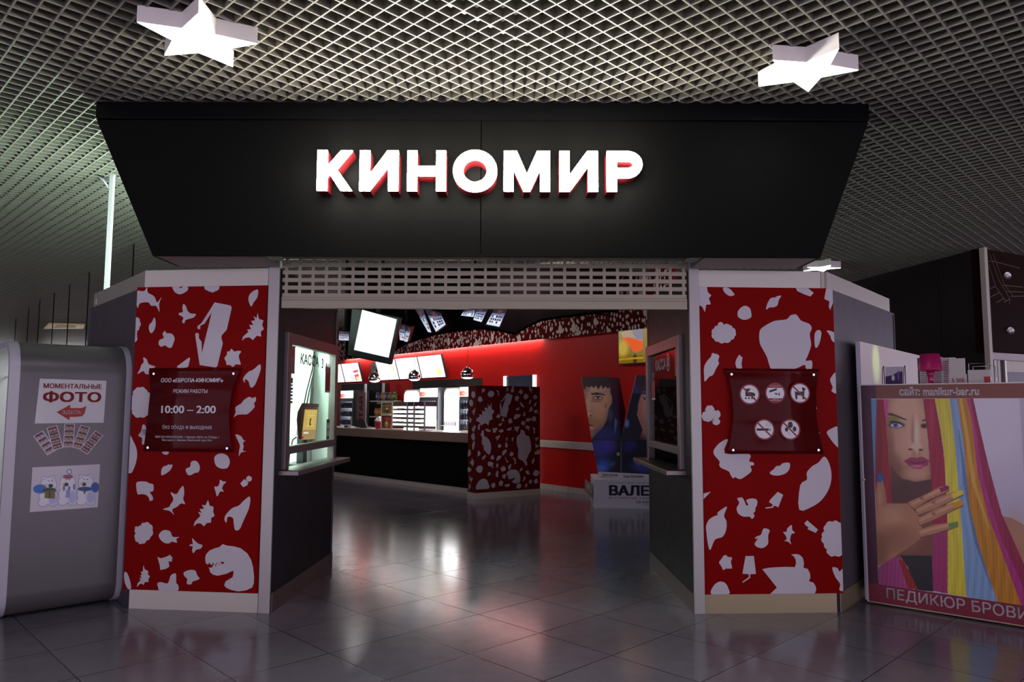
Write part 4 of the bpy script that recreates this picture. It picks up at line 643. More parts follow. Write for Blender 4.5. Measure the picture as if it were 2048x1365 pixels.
mb = MB(); mb.prism([FB.P(.712, z, w) for w, z in loop(.046)], [FB.P(.716, z, w) for w, z in loop(.046)]); obj('back_panel', mb, WHITEWALL, pb)
mb = MB(); nn = 40
for z in (1.70, 1.0, .35): mb.v += [FB.P(.10+.025*sin(i*1.15+z), z, -.09-.65*i/nn) for i in range(nn+1)]
mb.f = [[j*(nn+1)+i, j*(nn+1)+i+1, (j+1)*(nn+1)+i+1, (j+1)*(nn+1)+i] for j in range(2) for i in range(nn)]; mb.m = [0]*len(mb.f); mb.sm = [True]*len(mb.f); obj('curtain', mb, CURT, pb)
mb = MB(); mb.fbox(FB, .2, .6, 1.885, 1.895, -1., -.25); obj('light_panel', mb, CASEL, pb)
mb = MB(); mb.tube([FB.P(.10, 1.71, -.06), FB.P(.10, 1.71, -1.19)], .012, 8); obj('curtain_rod', mb, CHROME, pb)
k1 = .0022
mb = MB(); mb.fpoly(FB, [(.135, 1.35), (.575, 1.35), (.58, 1.665), (.15, 1.67)], -.004, -.0035); st = obj('photo_sign', mb, WHITE, pb, label='white sign with red lettering and arrow')
mb = MB(); text(mb, FB, 'МОМЕНТАЛЬНЫЕ', .175, .55, 1.602, 1.638, -.003, 0, .04); obj('lettering', mb, TXTR, st); mb = MB(); text(mb, FB, 'ФОТО', .175, .55, 1.50, 1.582, -.003, 0, .05); obj('lettering', mb, TXTR, st); mb = MB()
mb.fpoly(FB, [(.265, 1.43), (.35, 1.37), (.35, 1.395), (.40, 1.395), (.43, 1.40), (.445, 1.42), (.455, 1.475), (.425, 1.46), (.35, 1.46), (.35, 1.485)], -.0034, -.003)
obj('arrow', mb, TXTR, st); mb = MB(); text(mb, FB, 'ЗДЕСЬ', .30, .425, 1.412, 1.443, -.0026, 0, .02); obj('lettering', mb, TXTW, st)
cols = [((60, 70, 140), (190, 150, 150)), ((120, 25, 25), (60, 30, 30)), ((90, 50, 45), (150, 120, 110)), ((110, 75, 45), (150, 115, 90)), ((120, 20, 30), (60, 25, 30))]
stripc = [(.205, 1.21, 33), (.265, 1.245, 16), (.352, 1.26, -1), (.43, 1.245, -17), (.50, 1.205, -35)]
for i, (u, z, a) in enumerate(stripc):
    a = radians(a); R_ = lambda x, y: (u+x*cos(a)-y*sin(a), z+x*sin(a)+y*cos(a)); w = -.0038+i*.0006
    q = [FB.P(*R_(x, y), w) for x, y in ((-.034, .085), (.034, .085), (.034, -.085), (-.034, -.085))]
    P = Pic(((0, 0), (40, 0), (40, 100), (0, 100)), 28, 60).fill((200, 190, 200)); rr = random.Random(i)
    for j in range(4):
        P.poly('3,%d 37,%d 37,%d 3,%d' % (3+j*24, 3+j*24, 24+j*24, 24+j*24), cols[i][0])
        for b in range(2): P.ell(12+b*15, 14+j*24, 6, 8, (190, 150, 140), .3); P.ell(12+b*15+rr.uniform(-2, 2), 8+j*24, 7, 5, (60, 35, 35), .3)
        P.poly('3,%d 37,%d 37,%d 3,%d' % (19+j*24, 19+j*24, 24+j*24, 24+j*24), cols[i][1])
    P.make('photo_strip', q, PRINT, gain=1.15, parent=pb)
P = Pic(((100, 880), (735, 862), (715, 1248), (90, 1292)), 150, 96).fill((205, 198, 208))
for cx, cy, kk, fc in ((250, 1100, 0, 1), (428, 1090, 1, 0), (600, 1090, 2, -1)):
    O = (110, 110, 150); W_ = (222, 220, 232); S_ = (180, 182, 215)
    for dx, dy, rx, ry in ((0, 40, 82, 75), (-45, 105, 42, 34), (45, 105, 42, 34), (0, -60, 72, 66), (-45, -112, 22, 22), (40, -115, 22, 22)):
        P.ell(cx+dx, cy+dy, rx+4, ry+4, O, .05)
    for dx, dy, rx, ry in ((0, 40, 82, 75), (-45, 105, 42, 34), (45, 105, 42, 34), (-45, -112, 22, 22), (40, -115, 22, 22), (0, -60, 72, 66)): P.ell(cx+dx, cy+dy, rx, ry, W_, .05)
    P.ell(cx+45, cy+70, 40, 60, S_, .6); P.ell(cx-45, cy-112, 11, 11, S_, .3); P.ell(cx+40, cy-115, 11, 11, S_, .3)
    if kk == 0: P.ell(cx-75, cy-20, 62, 42, (50, 110, 185), .2); P.ell(cx+10, cy-5, 60, 26, (25, 60, 40), .3); P.poly([(cx-30, cy), (cx+60, cy-8), (cx+58, cy+70), (cx-35, cy+65)], (110, 95, 30)); P.poly([(cx+5, cy), (cx+20, cy), (cx+20, cy+68), (cx+5, cy+68)], (50, 45, 20))
    if kk == 1: P.ell(cx, cy-118, 48, 20, (150, 80, 100), .1); P.ell(cx+10, cy-165, 24, 24, (90, 110, 170), .1); P.ell(cx+10, cy-165, 16, 16, W_, .1); [P.ell(cx-60+24*i, cy-8+((i-2.5)**2)*-3, 12, 26, (110, 120, 170) if i % 2 else W_, .2) for i in range(6)]; P.poly([(cx-15, cy), (cx+25, cy), (cx+20, cy+70), (cx-20, cy+70)], (140, 150, 195))
    if kk == 2: P.ell(cx+88, cy-20, 40, 45, (35, 75, 160), .2); P.ell(cx-10, cy-6, 70, 20, (30, 60, 125), .2); P.poly([(cx-30, cy), (cx+5, cy+5), (cx-15, cy+50)], (25, 90, 60))
    sx = 10*fc if fc else -8
    P.ell(cx+sx*2, cy-48, 22, 17, (30, 30, 35), .1); P.ell(cx+sx-32, cy-52, 13, 11, (230, 170, 120), .6); P.ell(cx+sx-8, cy-92, 8, 4, (50, 50, 60), .2); P.ell(cx+sx+22, cy-92, 8, 4, (50, 50, 60), .2)
P.make('bear_sticker', [FB.P(.137, 1.041, -.0035), FB.P(.565, 1.042, -.0035), FB.P(.565, .726, -.0035), FB.P(.137, .729, -.0035)], PRINT, gain=1.15, parent=pb, label='sticker with three white bears')
# ================================================================ manicure stand
FM = Fr((2.708, 5.728), (3.457, 5.095))
mk = thing('manicure_stand', FM.P(.8, 0, -.3), 'manicure stand with a poster front and a white side panel at the right edge', 'stand')
mb = MB(); mb.fbox(FM, 0, 1.75, .012, 1.66, -.035, 0); obj('front_board', mb, WHITE, mk)
mb = MB(); mb.fbox(FM, .012, 1.75, 1.55, 1.652, .0002, .002, 0); mb.fbox(FM, .012, .083, .02, 1.55, .0002, .002, 1); mb.fbox(FM, .012, .12, 1.55, 1.652, .002, .0024, 1); mb.fbox(FM, .012, 1.75, .018, .152, .002, .003, 2); mb.fbox(FM, .012, 1.75, .012, .02, .002, .004, 3)
obj('poster_border', mb, [mat('poster_brown', (.22, .05, .025), .35), mat('poster_plum', (.07, .008, .035), .35), mat('poster_crimson', (.22, .008, .03), .35), mat('poster_gold', (.5, .4, .25), .4)], mk)
P = Pic(((104, 149), (864, 139), (864, 1175), (141, 1062)), 380, 500).fill((196, 186, 208))
P.ell(700, 250, 260, 300, (214, 206, 222), 1.)
P.poly('755,730 800,740 840,765 880,800 880,1080 780,1100 740,900', (172, 122, 100)); P.ell(815, 900, 60, 160, (190, 140, 112), 1., .6)
P.poly('612,140 645,140 665,260 705,480 755,720 820,900 880,1080 880,1180 815,1165 700,800 640,500', (150, 22, 70), 1, .18, .12)
P.poly('597,140 630,140 655,330 680,560 745,830 825,1050 850,1175 800,1160 690,860 630,560', (178, 50, 125), 1, .15, .2)
P.poly('560,140 612,140 634,260 652,520 690,720 760,950 822,1170 712,1150 690,1050 640,880 600,690 588,400', (196, 132, 34), 1, .16, .15)
P.poly('575,140 590,140 612,300 640,560 700,800 690,790 620,560 598,320', (222, 180, 84), .7)
P.poly('522,140 567,140 592,400 604,690 642,880 718,1150 572,1125 568,800 545,500', (134, 168, 208), 1, .14, .18)
P.poly('565,300 570,300 600,560 606,690 640,860 700,1100 690,1080 625,860 585,600', (80, 110, 160), .7)
P.poly('448,140 528,140 548,400 562,700 578,1125 486,1110 500,700 490,400 465,220', (222, 208, 66), 1, .10, .14)
P.poly('185,140 402,140 425,560 425,940 210,940 198,600 185,300', (128, 74, 54))
P.ell(308, 310, 122, 215, (196, 146, 118), .7); P.ell(300, 190, 105, 80, (222, 176, 146), 1.); P.ell(250, 380, 60, 80, (206, 156, 128), 1., .8); P.ell(345, 350, 80, 110, (228, 184, 154), 1., .8); P.ell(350, 525, 70, 38, (214, 164, 136), 1., .9); P.ell(395, 400, 30, 120, (214, 166, 138), 1., .8); P.ell(205, 430, 26, 120, (140, 90, 68), 1., .7); P.ell(350, 425, 22, 16, (190, 138, 114), .8, .8)
P.poly('212,470 225,500 270,545 340,562 425,548 425,660 330,680 212,670', (84, 42, 34)); P.ell(240, 500, 30, 70, (130, 80, 60), 1., .5)
P.ell(335, 330, 12, 80, (150, 100, 76), 1., .5); P.ell(352, 330, 13, 80, (248, 214, 190), 1.); P.ell(348, 385, 28, 18, (242, 202, 176), .9); P.ell(318, 400, 12, 5, (92, 44, 38), .6); P.ell(372, 402, 12, 5, (92, 44, 38), .6)
P.poly('188,222 214,216 252,229 302,250 296,255 246,238 202,229', (86, 52, 40)); P.poly('380,254 404,246 404,254 386,260', (80, 46, 36))
P.ell(222, 250, 40, 16, (128, 132, 56), .8, .8); P.ell(245, 278, 42, 15, (70, 40, 40), .5); P.ell(246, 280, 34, 11, (214, 206, 220), .2); P.ell(240, 279, 14, 13, (112, 112, 160), .3); P.ell(240, 279, 6, 6, (20, 15, 20), .3); P.poly('192,264 225,256 265,262 296,292 262,272 225,266', (24, 16, 18)); P.ell(392, 282, 16, 12, (60, 36, 34), .6)
P.poly('283,457 320,438 350,442 378,436 418,455 405,480 372,496 330,495 305,480', (166, 58, 92)); P.poly('285,457 330,462 350,467 380,461 416,456 380,468 350,472 325,468', (84, 18, 40)); P.ell(352, 484, 34, 6, (226, 140, 162), .9, .8)
P.poly('126,140 200,140 186,250 200,450 214,560 214,665 190,760 130,760 120,400', (164, 26, 42), 1, .2, .2); P.poly('100,140 136,140 128,400 124,560 112,560', (104, 156, 198), 1, .1, .3); P.poly('172,140 204,140 190,280 182,220', (206, 84, 146), 1); P.ell(150, 420, 18, 240, (120, 14, 30), 1., .5)
P.poly('390,140 450,140 476,300 490,420 496,620 498,800 488,1110 412,1095 420,850 425,600 412,350', (160, 22, 56), 1, .14, .2); P.ell(432, 240, 14, 120, (196, 60, 96), 1., .6); P.poly('424,800 496,800 488,1110 412,1095', (164, 60, 120), .8, .15, .25)
P.poly('210,880 425,820 420,930 250,925', (124, 76, 58)); P.poly('255,922 418,925 418,1100 330,1090 295,980', (18, 14, 18))
P.poly('140,985 200,925 262,930 335,1085 300,1090 140,1068', (172, 70, 130), 1, .22, .3); P.poly('248,945 275,945 345,1090 295,1082', (150, 34, 24), 1, .2, .3)
SK, SD, SL = (188, 134, 102), (116, 72, 50), (224, 172, 138)
P.poly('128,660 185,668 300,668 362,738 374,832 300,884 222,932 160,966 128,970', SK); P.ell(200, 740, 70, 60, SL, 1., .6); P.ell(250, 840, 100, 60, (160, 108, 82), 1., .8); P.ell(150, 900, 40, 70, (140, 92, 68), 1., .7)
P.poly('136,560 165,548 180,600 188,672 128,700 128,620', SK); P.ell(150, 640, 14, 50, SL, 1., .6)
for F_ in ('298,664 400,620 465,586 508,580 512,602 470,624 400,654 330,696', '338,694 450,640 525,613 577,604 580,624 530,648 440,694 350,726', '346,744 450,692 525,666 574,654 577,677 530,698 450,740 360,776', '352,800 430,774 500,764 550,759 550,777 505,794 430,818 360,834'):
    pts = [tuple(map(float, q.split(','))) for q in F_.split()]
    P.poly([(a, b+7) for a, b in pts], SD, .8); P.poly(pts, SK)
    mid = [((pts[k][0]+pts[7-k][0])/2, (pts[k][1]+pts[7-k][1])/2) for k in range(4)]
    for (x0, y0), (x1, y1) in zip(mid, mid[1:]):
        for q in (.2, .5, .8): P.ell(x0+(x1-x0)*q, y0+(y1-y0)*q-4, 20, 7, SL, 1., .6, -.4)
P.ell(372, 642, 10, 8, (130, 84, 62), .8, .7); P.ell(430, 720, 10, 8, (130, 84, 62), .8, .7); P.ell(432, 664, 10, 7, (130, 84, 62), .8, .6)
P.poly('462,594 500,579 512,588 508,600 470,614', (140, 18, 78)); P.poly('522,620 570,601 581,612 574,624 530,646', (228, 216, 70)); P.poly('524,670 566,654 576,664 568,680 530,694', (216, 150, 36)); P.poly('502,769 545,757 551,768 543,778 506,789', (92, 154, 60)); P.ell(152, 540, 13, 25, (32, 104, 196), .2)
P.make('poster_picture', [FM.P(.083, 1.545, .0025), FM.P(1.03, 1.55, .0025), FM.P(1.03, .148, .0025), FM.P(.083, .15, .0025)], PRINT, gain=1.15, parent=mk, label='picture of a woman with rainbow hair and painted nails')
mb = MB(); mb.fbox(FM, 1.03, 1.74, .15, 1.55, .0002, .002); obj('poster_edge', mb, mat('poster_lavender', lin((200, 190, 210)), .35), mk)
mb = MB(); text(mb, FM, 'сайт: manikur-bar.ru', .283, .795, 1.571, 1.637, .003, 0, .04); obj('lettering', mb, TXTW, mk); mb = MB(); text(mb, FM, 'ПЕДИКЮР БРОВИ', .137, 1.011, .045, .138, .0036, 0, .008); obj('lettering', mb, TXTW, mk)
FMs = Fr((2.735, 5.745), (4.6, 7.93)); mb = MB(); mb.fbox(FMs, 0, 2.3, .02, 2.0, -.025, 0, 0); mb.fbox(FMs, -.012, 0, .02, 2.0, -.03, .004, 1); obj('side_panel', mb, [mat('warm_white_panel', (.80, .68, .62), .5), RIM], mk)
mb = MB(); mb.fbox(FM, .06, 1.7, .02, 1.60, -.50, -.036); obj('counter', mb, WHITE, mk)
mb = MB(); mb.lathe(FMs.P(-.02, .93), [(0, -.02), (.014, -.01), (.016, 0), (.012, .012), (0, .02)], 12); obj('knob', mb, WHITE, mk)
SZ = 1.601
c = (3.182, 5.575)
t = thing('table_lamp', (*c, SZ), 'small pink table lamp on the manicure stand', 'lamp')
mb = MB(); mb.lathe((*c, SZ), [(0, 0), (.05, 0), (.052, .006), (.04, .03), (.022, .06), (.017, .10), (.026, .13), (.028, .165), (.0, .166)], 28); obj('base', mb, mat('pink_gloss', (.45, .01, .10), .12), t)
mb = MB(); mb.lathe((*c, SZ), [(.083, .163), (.066, .288), (.064, .288), (.081, .163)], 32); obj('shade', mb, SHADE, t)
Fq = Fr((2.93, 5.80), (3.045, 5.70))
t = thing('leaflet_holder', Fq.P(.075, SZ), 'clear leaflet holder with purple and white cards left of the pink lamp', 'holder')
P = Pic(((0, 0), (100, 0), (100, 130), (0, 130)), 40, 50).fill((60, 28, 90)); P.poly('0,0 100,0 100,25 70,30 40,45 0,52', (200, 190, 205)); P.ell(45, 60, 9, 16, (210, 200, 220), .4); P.ell(75, 50, 6, 30, (110, 70, 160), .4); P.ell(30, 105, 30, 22, (40, 30, 50), .5); P.ell(70, 108, 18, 20, (30, 20, 60), .5)
P.make('cards', [Fq.P(.02, SZ+.20, -.01), Fq.P(.145, SZ+.20, -.01), Fq.P(.145, SZ+.01, .012), Fq.P(.02, SZ+.01, .012)], PRINT, t)
mb = MB()
for u in (.0, .152): mb.tube([Fq.P(u, SZ, -.05), Fq.P(u, SZ+.21, -.05), Fq.P(u, SZ+.19, -.01), Fq.P(u, SZ, .02)], .003, 6)
mb.fbox(Fq, 0, .152, SZ, SZ+.008, -.05, .02); obj('stand', mb, BLKP, t)
Fq = Fr((3.18, 5.719), (3.38, 5.551))
t = thing('price_board', Fq.P(.12, SZ), 'striped red and white price card standing behind the pink lamp', 'card')
mb = MB(); mb.fbox(Fq, 0, .245, SZ, SZ+.262, -.012, 0, 0); mb.fbox(Fq, -.012, 0, SZ, SZ+.268, -.014, .004, 1); mb.fbox(Fq, .148, .163, SZ, SZ+.268, .001, .004, 0)
for i in range(16): mb.fbox(Fq, .003, .24, SZ+.012+i*.0145, SZ+.018+i*.0145, .0003, .001, 2)
obj('card', mb, [WHITE, BLKP, mat('stripe_red', (.35, .04, .05), .5)], t); mb = MB(); text(mb, Fq, 'Тест', .19, .235, SZ+.215, SZ+.25, .002); obj('lettering', mb, TXTD, t)
Fq = Fr((3.285, 5.515), (3.375, 5.44))
t = thing('leaflet_box', Fq.P(.05, SZ), 'tall stack of white coupon cards right of the striped price card', 'cards')
mb = MB(); mb.fbox(Fq, 0, .105, SZ, SZ+.25, -.03, -.012, 0); mb.fbox(Fq, .0, .115, SZ, SZ+.13, -.011, .01, 0); obj('cards', mb, [mat('coupon_white', (.62, .56, .52), .5)], t)
mb = MB(); text(mb, Fq, '5 500', .02, .10, SZ+.07, SZ+.10, .0115, 0, .02); mb.fbox(Fq, .005, .11, SZ+.008, SZ+.014, .0105, .012); obj('lettering', mb, TXTR, t)
Fq = Fr((3.385, 5.445), (3.53, 5.323))
t = thing('leaflet_box', Fq.P(.06, SZ), 'low wire rack of white cards at the right end of the manicure stand', 'cards')
mb = MB(); mb.fbox(Fq, 0, .14, SZ, SZ+.16, -.02, 0, 0); mb.fbox(Fq, .10, .14, SZ+.01, SZ+.11, .0005, .002, 1); obj('cards', mb, [MATS['coupon_white'], TXTR], t)
mb = MB()
for k in (0, 1): mb.tube([Fq.P(.0+k*.02, SZ, -.05-.05*k), Fq.P(.0+k*.02, SZ+.21-.02*k, -.05-.05*k), Fq.P(.13+k*.03, SZ+.21-.02*k, -.05-.05*k), Fq.P(.14+k*.03, SZ, -.05-.05*k)], .003, 6)
obj('rack', mb, CHROME, t)
# ================================================================ the hall: counter, lamps, fridges
Fc = Fr((-.704, 12.612), (-.704+.7071, 12.612-.7071))
ct = thing('bar_counter', Fc.P(-2.5, 0, -.3), 'long black bar counter with a pale wooden edge across the hall', 'counter')
mb = MB(); mb.fbox(Fc, -5.6, .0, .085, .855, -.55, 0); obj('front_panel', mb, CBLK, ct)
mb = MB(); mb.fbox(Fc, -5.6, .01, .855, 1.01, -.60, .03, 0); mb.fbox(Fc, -5.6, .01, 1.01, 1.02, -.60, .03, 1); obj('worktop', mb, [WOOD, CTOP], ct)
mb = MB()
for i in range(14): mb.fbox(Fc, -5.6+i*.4, -5.6+i*.4+.394, 0, .085, -.5, -.004)
obj('plinth', mb, TILEM, ct)
CZ = 1.021
for u, wd, lab in ((-3.32, -.3, 'left'), (-1.975, -.3, 'middle'), (-.43, -.3, 'right')):
    x, y, _ = Fc.P(u, 0, wd); zc = 2.045
    t = thing('pendant_lamp', (x, y, zc), {'left': 'chrome globe pendant lamp below the wall clock', 'middle': 'chrome globe pendant lamp in front of the lit menu boards', 'right': 'chrome globe pendant lamp over the counter end by the patterned pillar'}[lab], 'lamp', 'chrome pendant lamps over the bar counter')
    r = .118; mb = MB(); mb.lathe((x, y, zc), [(.03, r*.98+.02), (.03, r*.95)]+[(r*sin(radians(a)), r*cos(radians(a))) for a in range(16, 124, 6)], 28); obj('globe', mb, CHROME, t)
    mb = MB(); z_ = r*cos(radians(120)); mb.lathe((x, y, zc), [(r*sin(radians(120))*.99, z_), (r*.45, z_-.02), (0, z_-.025)], 28); obj('bulb', mb, mat('pendant_light', (.9, .9, .9), .4, 0, (1, .97, .93), 7) if 'pendant_light' not in MATS else MATS['pendant_light'], t)
    mb = MB(); mb.tube([(x, y, zc+r), (x, y, ZC)], .004, 6); obj('cord', mb, BLKP, t)
# menu boards, tops leaning out of the wall
def menu(u0, u1, seed, label):
    t = thing('menu_board', Fw.P((u0+u1)/2, 2.3, .1), label, 'menu', 'lit menu boards on the red wall'); rr = random.Random(seed)
    q = [Fw.P(-u0, 2.565, .235), Fw.P(-u1, 2.565, .235), Fw.P(-u1, 2.10, .10), Fw.P(-u0, 2.10, .10)]
    bk = [Fw.P(-u0, 2.58, .185), Fw.P(-u1, 2.58, .185), Fw.P(-u1, 2.085, .045), Fw.P(-u0, 2.085, .045)]
    fr = [Fw.P(-u0+.0, 2.58, .232), Fw.P(-u1, 2.58, .232), Fw.P(-u1, 2.085, .096), Fw.P(-u0, 2.085, .096)]
    mb = MB(); mb.prism(list(reversed(fr)), list(reversed(bk))); mb.fbox(Fw, -(u0+u1)/2-.05, -(u0+u1)/2+.05, 2.3, 2.36, .002, .16); obj('frame', mb, BLKP, t)
    P = Pic(((0, 0), (100, 0), (100, 60), (0, 60)), 60, 40).fill((250, 248, 250)); P.poly('8,5 35,5 35,7 8,7', (240, 190, 190))
    for i in range(5): P.poly('8,%d %d,%d %d,%d 8,%d' % (14+i*6, rr.randint(20, 40), 14+i*6, rr.randint(20, 40), 15+i*6, 15+i*6), (222, 222, 232))
    if seed == 1: P.poly('60,25 92,22 88,58 66,58', (214, 70, 80)); P.poly('62,32 91,30 90,36 63,38', (245, 220, 220)); P.poly('38,40 58,40 55,58 41,58', (240, 180, 190)); P.poly('70,46 88,44 88,58 72,58', (240, 190, 120))
    if seed == 0: P.poly('50,20 62,20 60,58 52,58', (220, 150, 190)); P.poly('78,24 92,24 90,58 80,58', (200, 190, 230))
    if seed == 2: P.poly('40,35 58,35 56,59 42,59', (244, 190, 190)); P.poly('42,20 52,20 52,36 44,36', (250, 215, 190)); P.ell(82, 28, 9, 12, (248, 190, 160), .5); P.ell(85, 50, 10, 9, (250, 215, 180), .5); P.ell(75, 14, 3, 3, (220, 90, 120), .3)
    if seed == 3: P.ell(55, 42, 9, 12, (244, 246, 220), .6); P.ell(70, 30, 5, 12, (240, 236, 240), .6)
    if seed == 4: P.ell(78, 46, 11, 12, (236, 244, 130), .5); P.ell(54, 34, 13, 9, (244, 250, 200), .6); P.ell(72, 20, 12, 7, (240, 248, 190), .6)
    i = [Fw.P(-u0+.012, 2.565, .2365), Fw.P(-u1-.012, 2.565, .2365), Fw.P(-u1-.012, 2.10, .1015), Fw.P(-u0+.012, 2.10, .1015)]
    P.make('lit_page', i, MENU, t)
menu(10.7, 9.71, 0, 'lit menu board with pale lilac drinks, leftmost of the five'); menu(9.68, 8.72, 1, 'lit menu board with red cups, left of the wall clock')
menu(7.80, 6.86, 2, 'lit menu board with pink and orange drinks, right of the wall clock'); menu(6.84, 5.87, 3, 'nearly blank white lit menu board behind the middle pendant lamp'); menu(5.85, 4.89, 4, 'lit menu board with yellow green fruits, rightmost of the five')
t = thing('wall_clock', Fw.P(-8.26, 2.40, .02), 'round grey wall clock between the lit menu boards', 'clock')
mb = MB(); mb.disc(Fw, -8.26, 2.40, .165, .002, .04, 0, 32); obj('case', mb, BLKP, t); mb = MB(); mb.disc(Fw, -8.26, 2.40, .145, .0405, .044, 0, 32)
for h in range(12): a = h*pi/6; mb.disc(Fw, -8.26+.12*sin(a), 2.40+.12*cos(a), .010, .0445, .046, 1, 8)
obj('dial', mb, [mat('clock_grey', (.38, .36, .36), .5), TXTD], t)
mb = MB(); stripe(mb, Fw, [(-8.26, 2.40), (-8.20, 2.46)], .006, .05); stripe(mb, Fw, [(-8.26, 2.40), (-8.30, 2.50)], .005, .05); obj('hand', mb, TXTD, t)
# light cove under the speckled band, over the counter
t = thing('cove_light', Fw.P(-5.5, 2.70, .06), 'hidden strip light under the speckled band above the menu boards', 'lamp')
mb = MB(); mb.fbox(Fw, -9.9, -1.9, 2.708, 2.716, .02, .07); obj('strip', mb, mat('cove_strip', (.9, .9, .9), .4, 0, (1, .93, .88), 42), t)
# fridges
FRI = .45
def fridge(u0, u1, label):
    """u counted to the left; returns nothing"""
    a, b = -u0, -u1; t = thing('drinks_fridge', Fw.P((a+b)/2, 0, .25), label, 'fridge', 'drinks fridges behind the bar counter'); mb = MB()
    mb.fbox(Fw, a, a+.03, 0, 1.865, .02, FRI); mb.fbox(Fw, b-.03, b, 0, 1.865, .02, FRI); mb.fbox(Fw, a+.03, b-.03, 0, .12, .02, FRI); mb.fbox(Fw, a+.03, b-.03, 1.62, 1.865, .02, FRI-.01); mb.fbox(Fw, a+.03, b-.03, .12, 1.62, .02, .04)
    obj('body', mb, ALUM, t)
    mb = MB(); mb.fbox(Fw, a+.035, b-.035, .14, 1.61, .041, .05); obj('light_panel', mb, WHC, t)
    mb = MB()
    for z in (.35, .6, .80, 1.0, 1.21, 1.42): mb.fbox(Fw, a+.035, b-.035, z-.008, z, .051, FRI-.06)
    obj('shelves', mb, WHITE, t)
    P = Pic(((0, 0), (100, 0), (100, 30), (0, 30)), 50, 16).fill((250, 248, 248)); P.ell(10, 20, 22, 8, (220, 60, 45), .8); P.ell(22, 20, 14, 4, (240, 150, 130), .8); P.ell(93, 8, 2, 3, (70, 60, 80), .4); P.ell(93, 22, 2, 3, (70, 60, 80), .4)
    P.make('header_light', [Fw.P(a+.02, 1.85, FRI+.004), Fw.P(b-.02, 1.85, FRI+.004), Fw.P(b-.02, 1.665, FRI+.004), Fw.P(a+.02, 1.665, FRI+.004)], MENU, t)
    mb = MB(); mb.fbox(Fw, a, a+.045, .12, 1.62, FRI-.03, FRI+.01); mb.fbox(Fw, b-.06, b, .12, 1.62, FRI-.03, FRI+.01); mb.fbox(Fw, a+.045, b-.06, 1.585, 1.63, FRI-.03, FRI+.01); mb.fbox(Fw, a+.045, b-.06, .12, .17, FRI-.03, FRI+.01); mb.fbox(Fw, a+.045, b-.06, .172, 1.583, FRI-.012, FRI-.008, 1); d = obj('door', mb, [ALUM, FGLASS], t)
    mb = MB(); mb.fbox(Fw, b-.05, b-.03, .8, 1.2, FRI+.012, FRI+.04); obj('handle', mb, STEEL, d)
fridge(9.22, 8.48, 'lit drinks fridge at the left behind the bar, beside the vertical lettered banner'); fridge(5.37, 4.63, 'lit drinks fridge between the two glowing arched displays'); fridge(3.87, 3.13, 'lit drinks fridge partly hidden behind the patterned red pillar')
bt = thing('bottle', (0, 0, 0), 'dark bottle on a lit fridge shelf', 'bottle'); mb = MB()
mb.lathe((0, 0, 0), [(0, 0), (.03, 0), (.032, .01), (.032, .085), (.022, .115), (.012, .135)], 12); obj('body', mb, BOTD, bt)
mb = MB(); mb.lathe((0, 0, 0), [(.012, .135), (.011, .165), (.013, .166), (.013, .18), (0, .18)], 12); obj('neck', mb, BOTD, bt)
first = True
for u0, w_, nm in ((9.22, 'left', 'fridge beside the lettered banner'), (5.37, 'm', 'fridge between the arched displays'), (3.87, 'r', 'fridge behind the patterned pillar')):
    for z, sh_ in ((1.001, 'bottom visible'), (1.211, 'middle'), (1.421, 'top')):
        for i in range(7):
            lc = Fw.P(-u0+.07+i*.085, z, .352); lab = 'dark bottle on the %s lit shelf of the drinks %s' % (sh_, nm); g = 'bottles on the %s shelf of the %s' % (sh_, nm)
            if first: bt.location = lc; bt['label'] = lab; bt['group'] = g; first = False
            else: clone(bt, lc, lab, g)
# glowing arched displays
def arch(u0, u1, zt, label, bottles):
    a, b = -u0, -u1; t = thing('arched_display', Fw.P((a+b)/2, 0, .2), label, 'display', 'glowing arched displays behind the bar'); n = 8; r = .13
    def shp(i): 
        A, B, Z, R = a+i, b-i, zt-i, r-i*.5
        return [(A, i*.3), (B, i*.3)]+[(B-R+R*cos(radians(90*k/n)), Z-R+R*sin(radians(90*k/n))) for k in range(n+1)]+[(A+R+R*cos(radians(90+90*k/n)), Z-R+R*sin(radians(90+90*k/n))) for k in range(n+1)]
    mb = MB(); mb.fpoly(Fw, shp(0), .02, .36); obj('casing', mb, mat('display_casing', (.55, .52, .50), .4) if 'display_casing' not in MATS else MATS['display_casing'], t)
    mb = MB(); mb.fpoly(Fw, shp(.045), .361, .375); obj('light_panel', mb, WHL, t)
    mb = MB(); mb.fbox(Fw, a+.05, b-.05, 1.075, 1.083, .376, .47); obj('shelf', mb, WHITE, t)
    return t
arch(6.19, 5.50, 1.835, 'glowing arched display standing behind the glass snack case', 0); arch(4.56, 3.94, 1.85, 'glowing arched display between the two drinks fridges', 1)
jr = thing('sauce_bottle', (0, 0, 0), 'x', 'bottle'); mb = MB(); mb.lathe((0, 0, 0), [(0, 0), (.02, 0), (.022, .06), (.01, .09), (.008, .11), (0, .11)], 10); obj('body', mb, mat('pale_bottle', (.35, .33, .36), .3), jr)
mb = MB(); mb.lathe((0, 0, 0), [(.010, .111), (.010, .125), (0, .126)], 8); obj('cap', mb, BLKP, jr)
for i in range(6):
    lc = Fw.P(-4.42+i*.075, 1.084, .42); lab = 'small pale bottle on the shelf of the arched display between the fridges'; g = 'small bottles in the arched display'
    if i == 0: jr.location = lc; jr['label'] = lab; jr['group'] = g
    else: clone(jr, lc, lab, g)
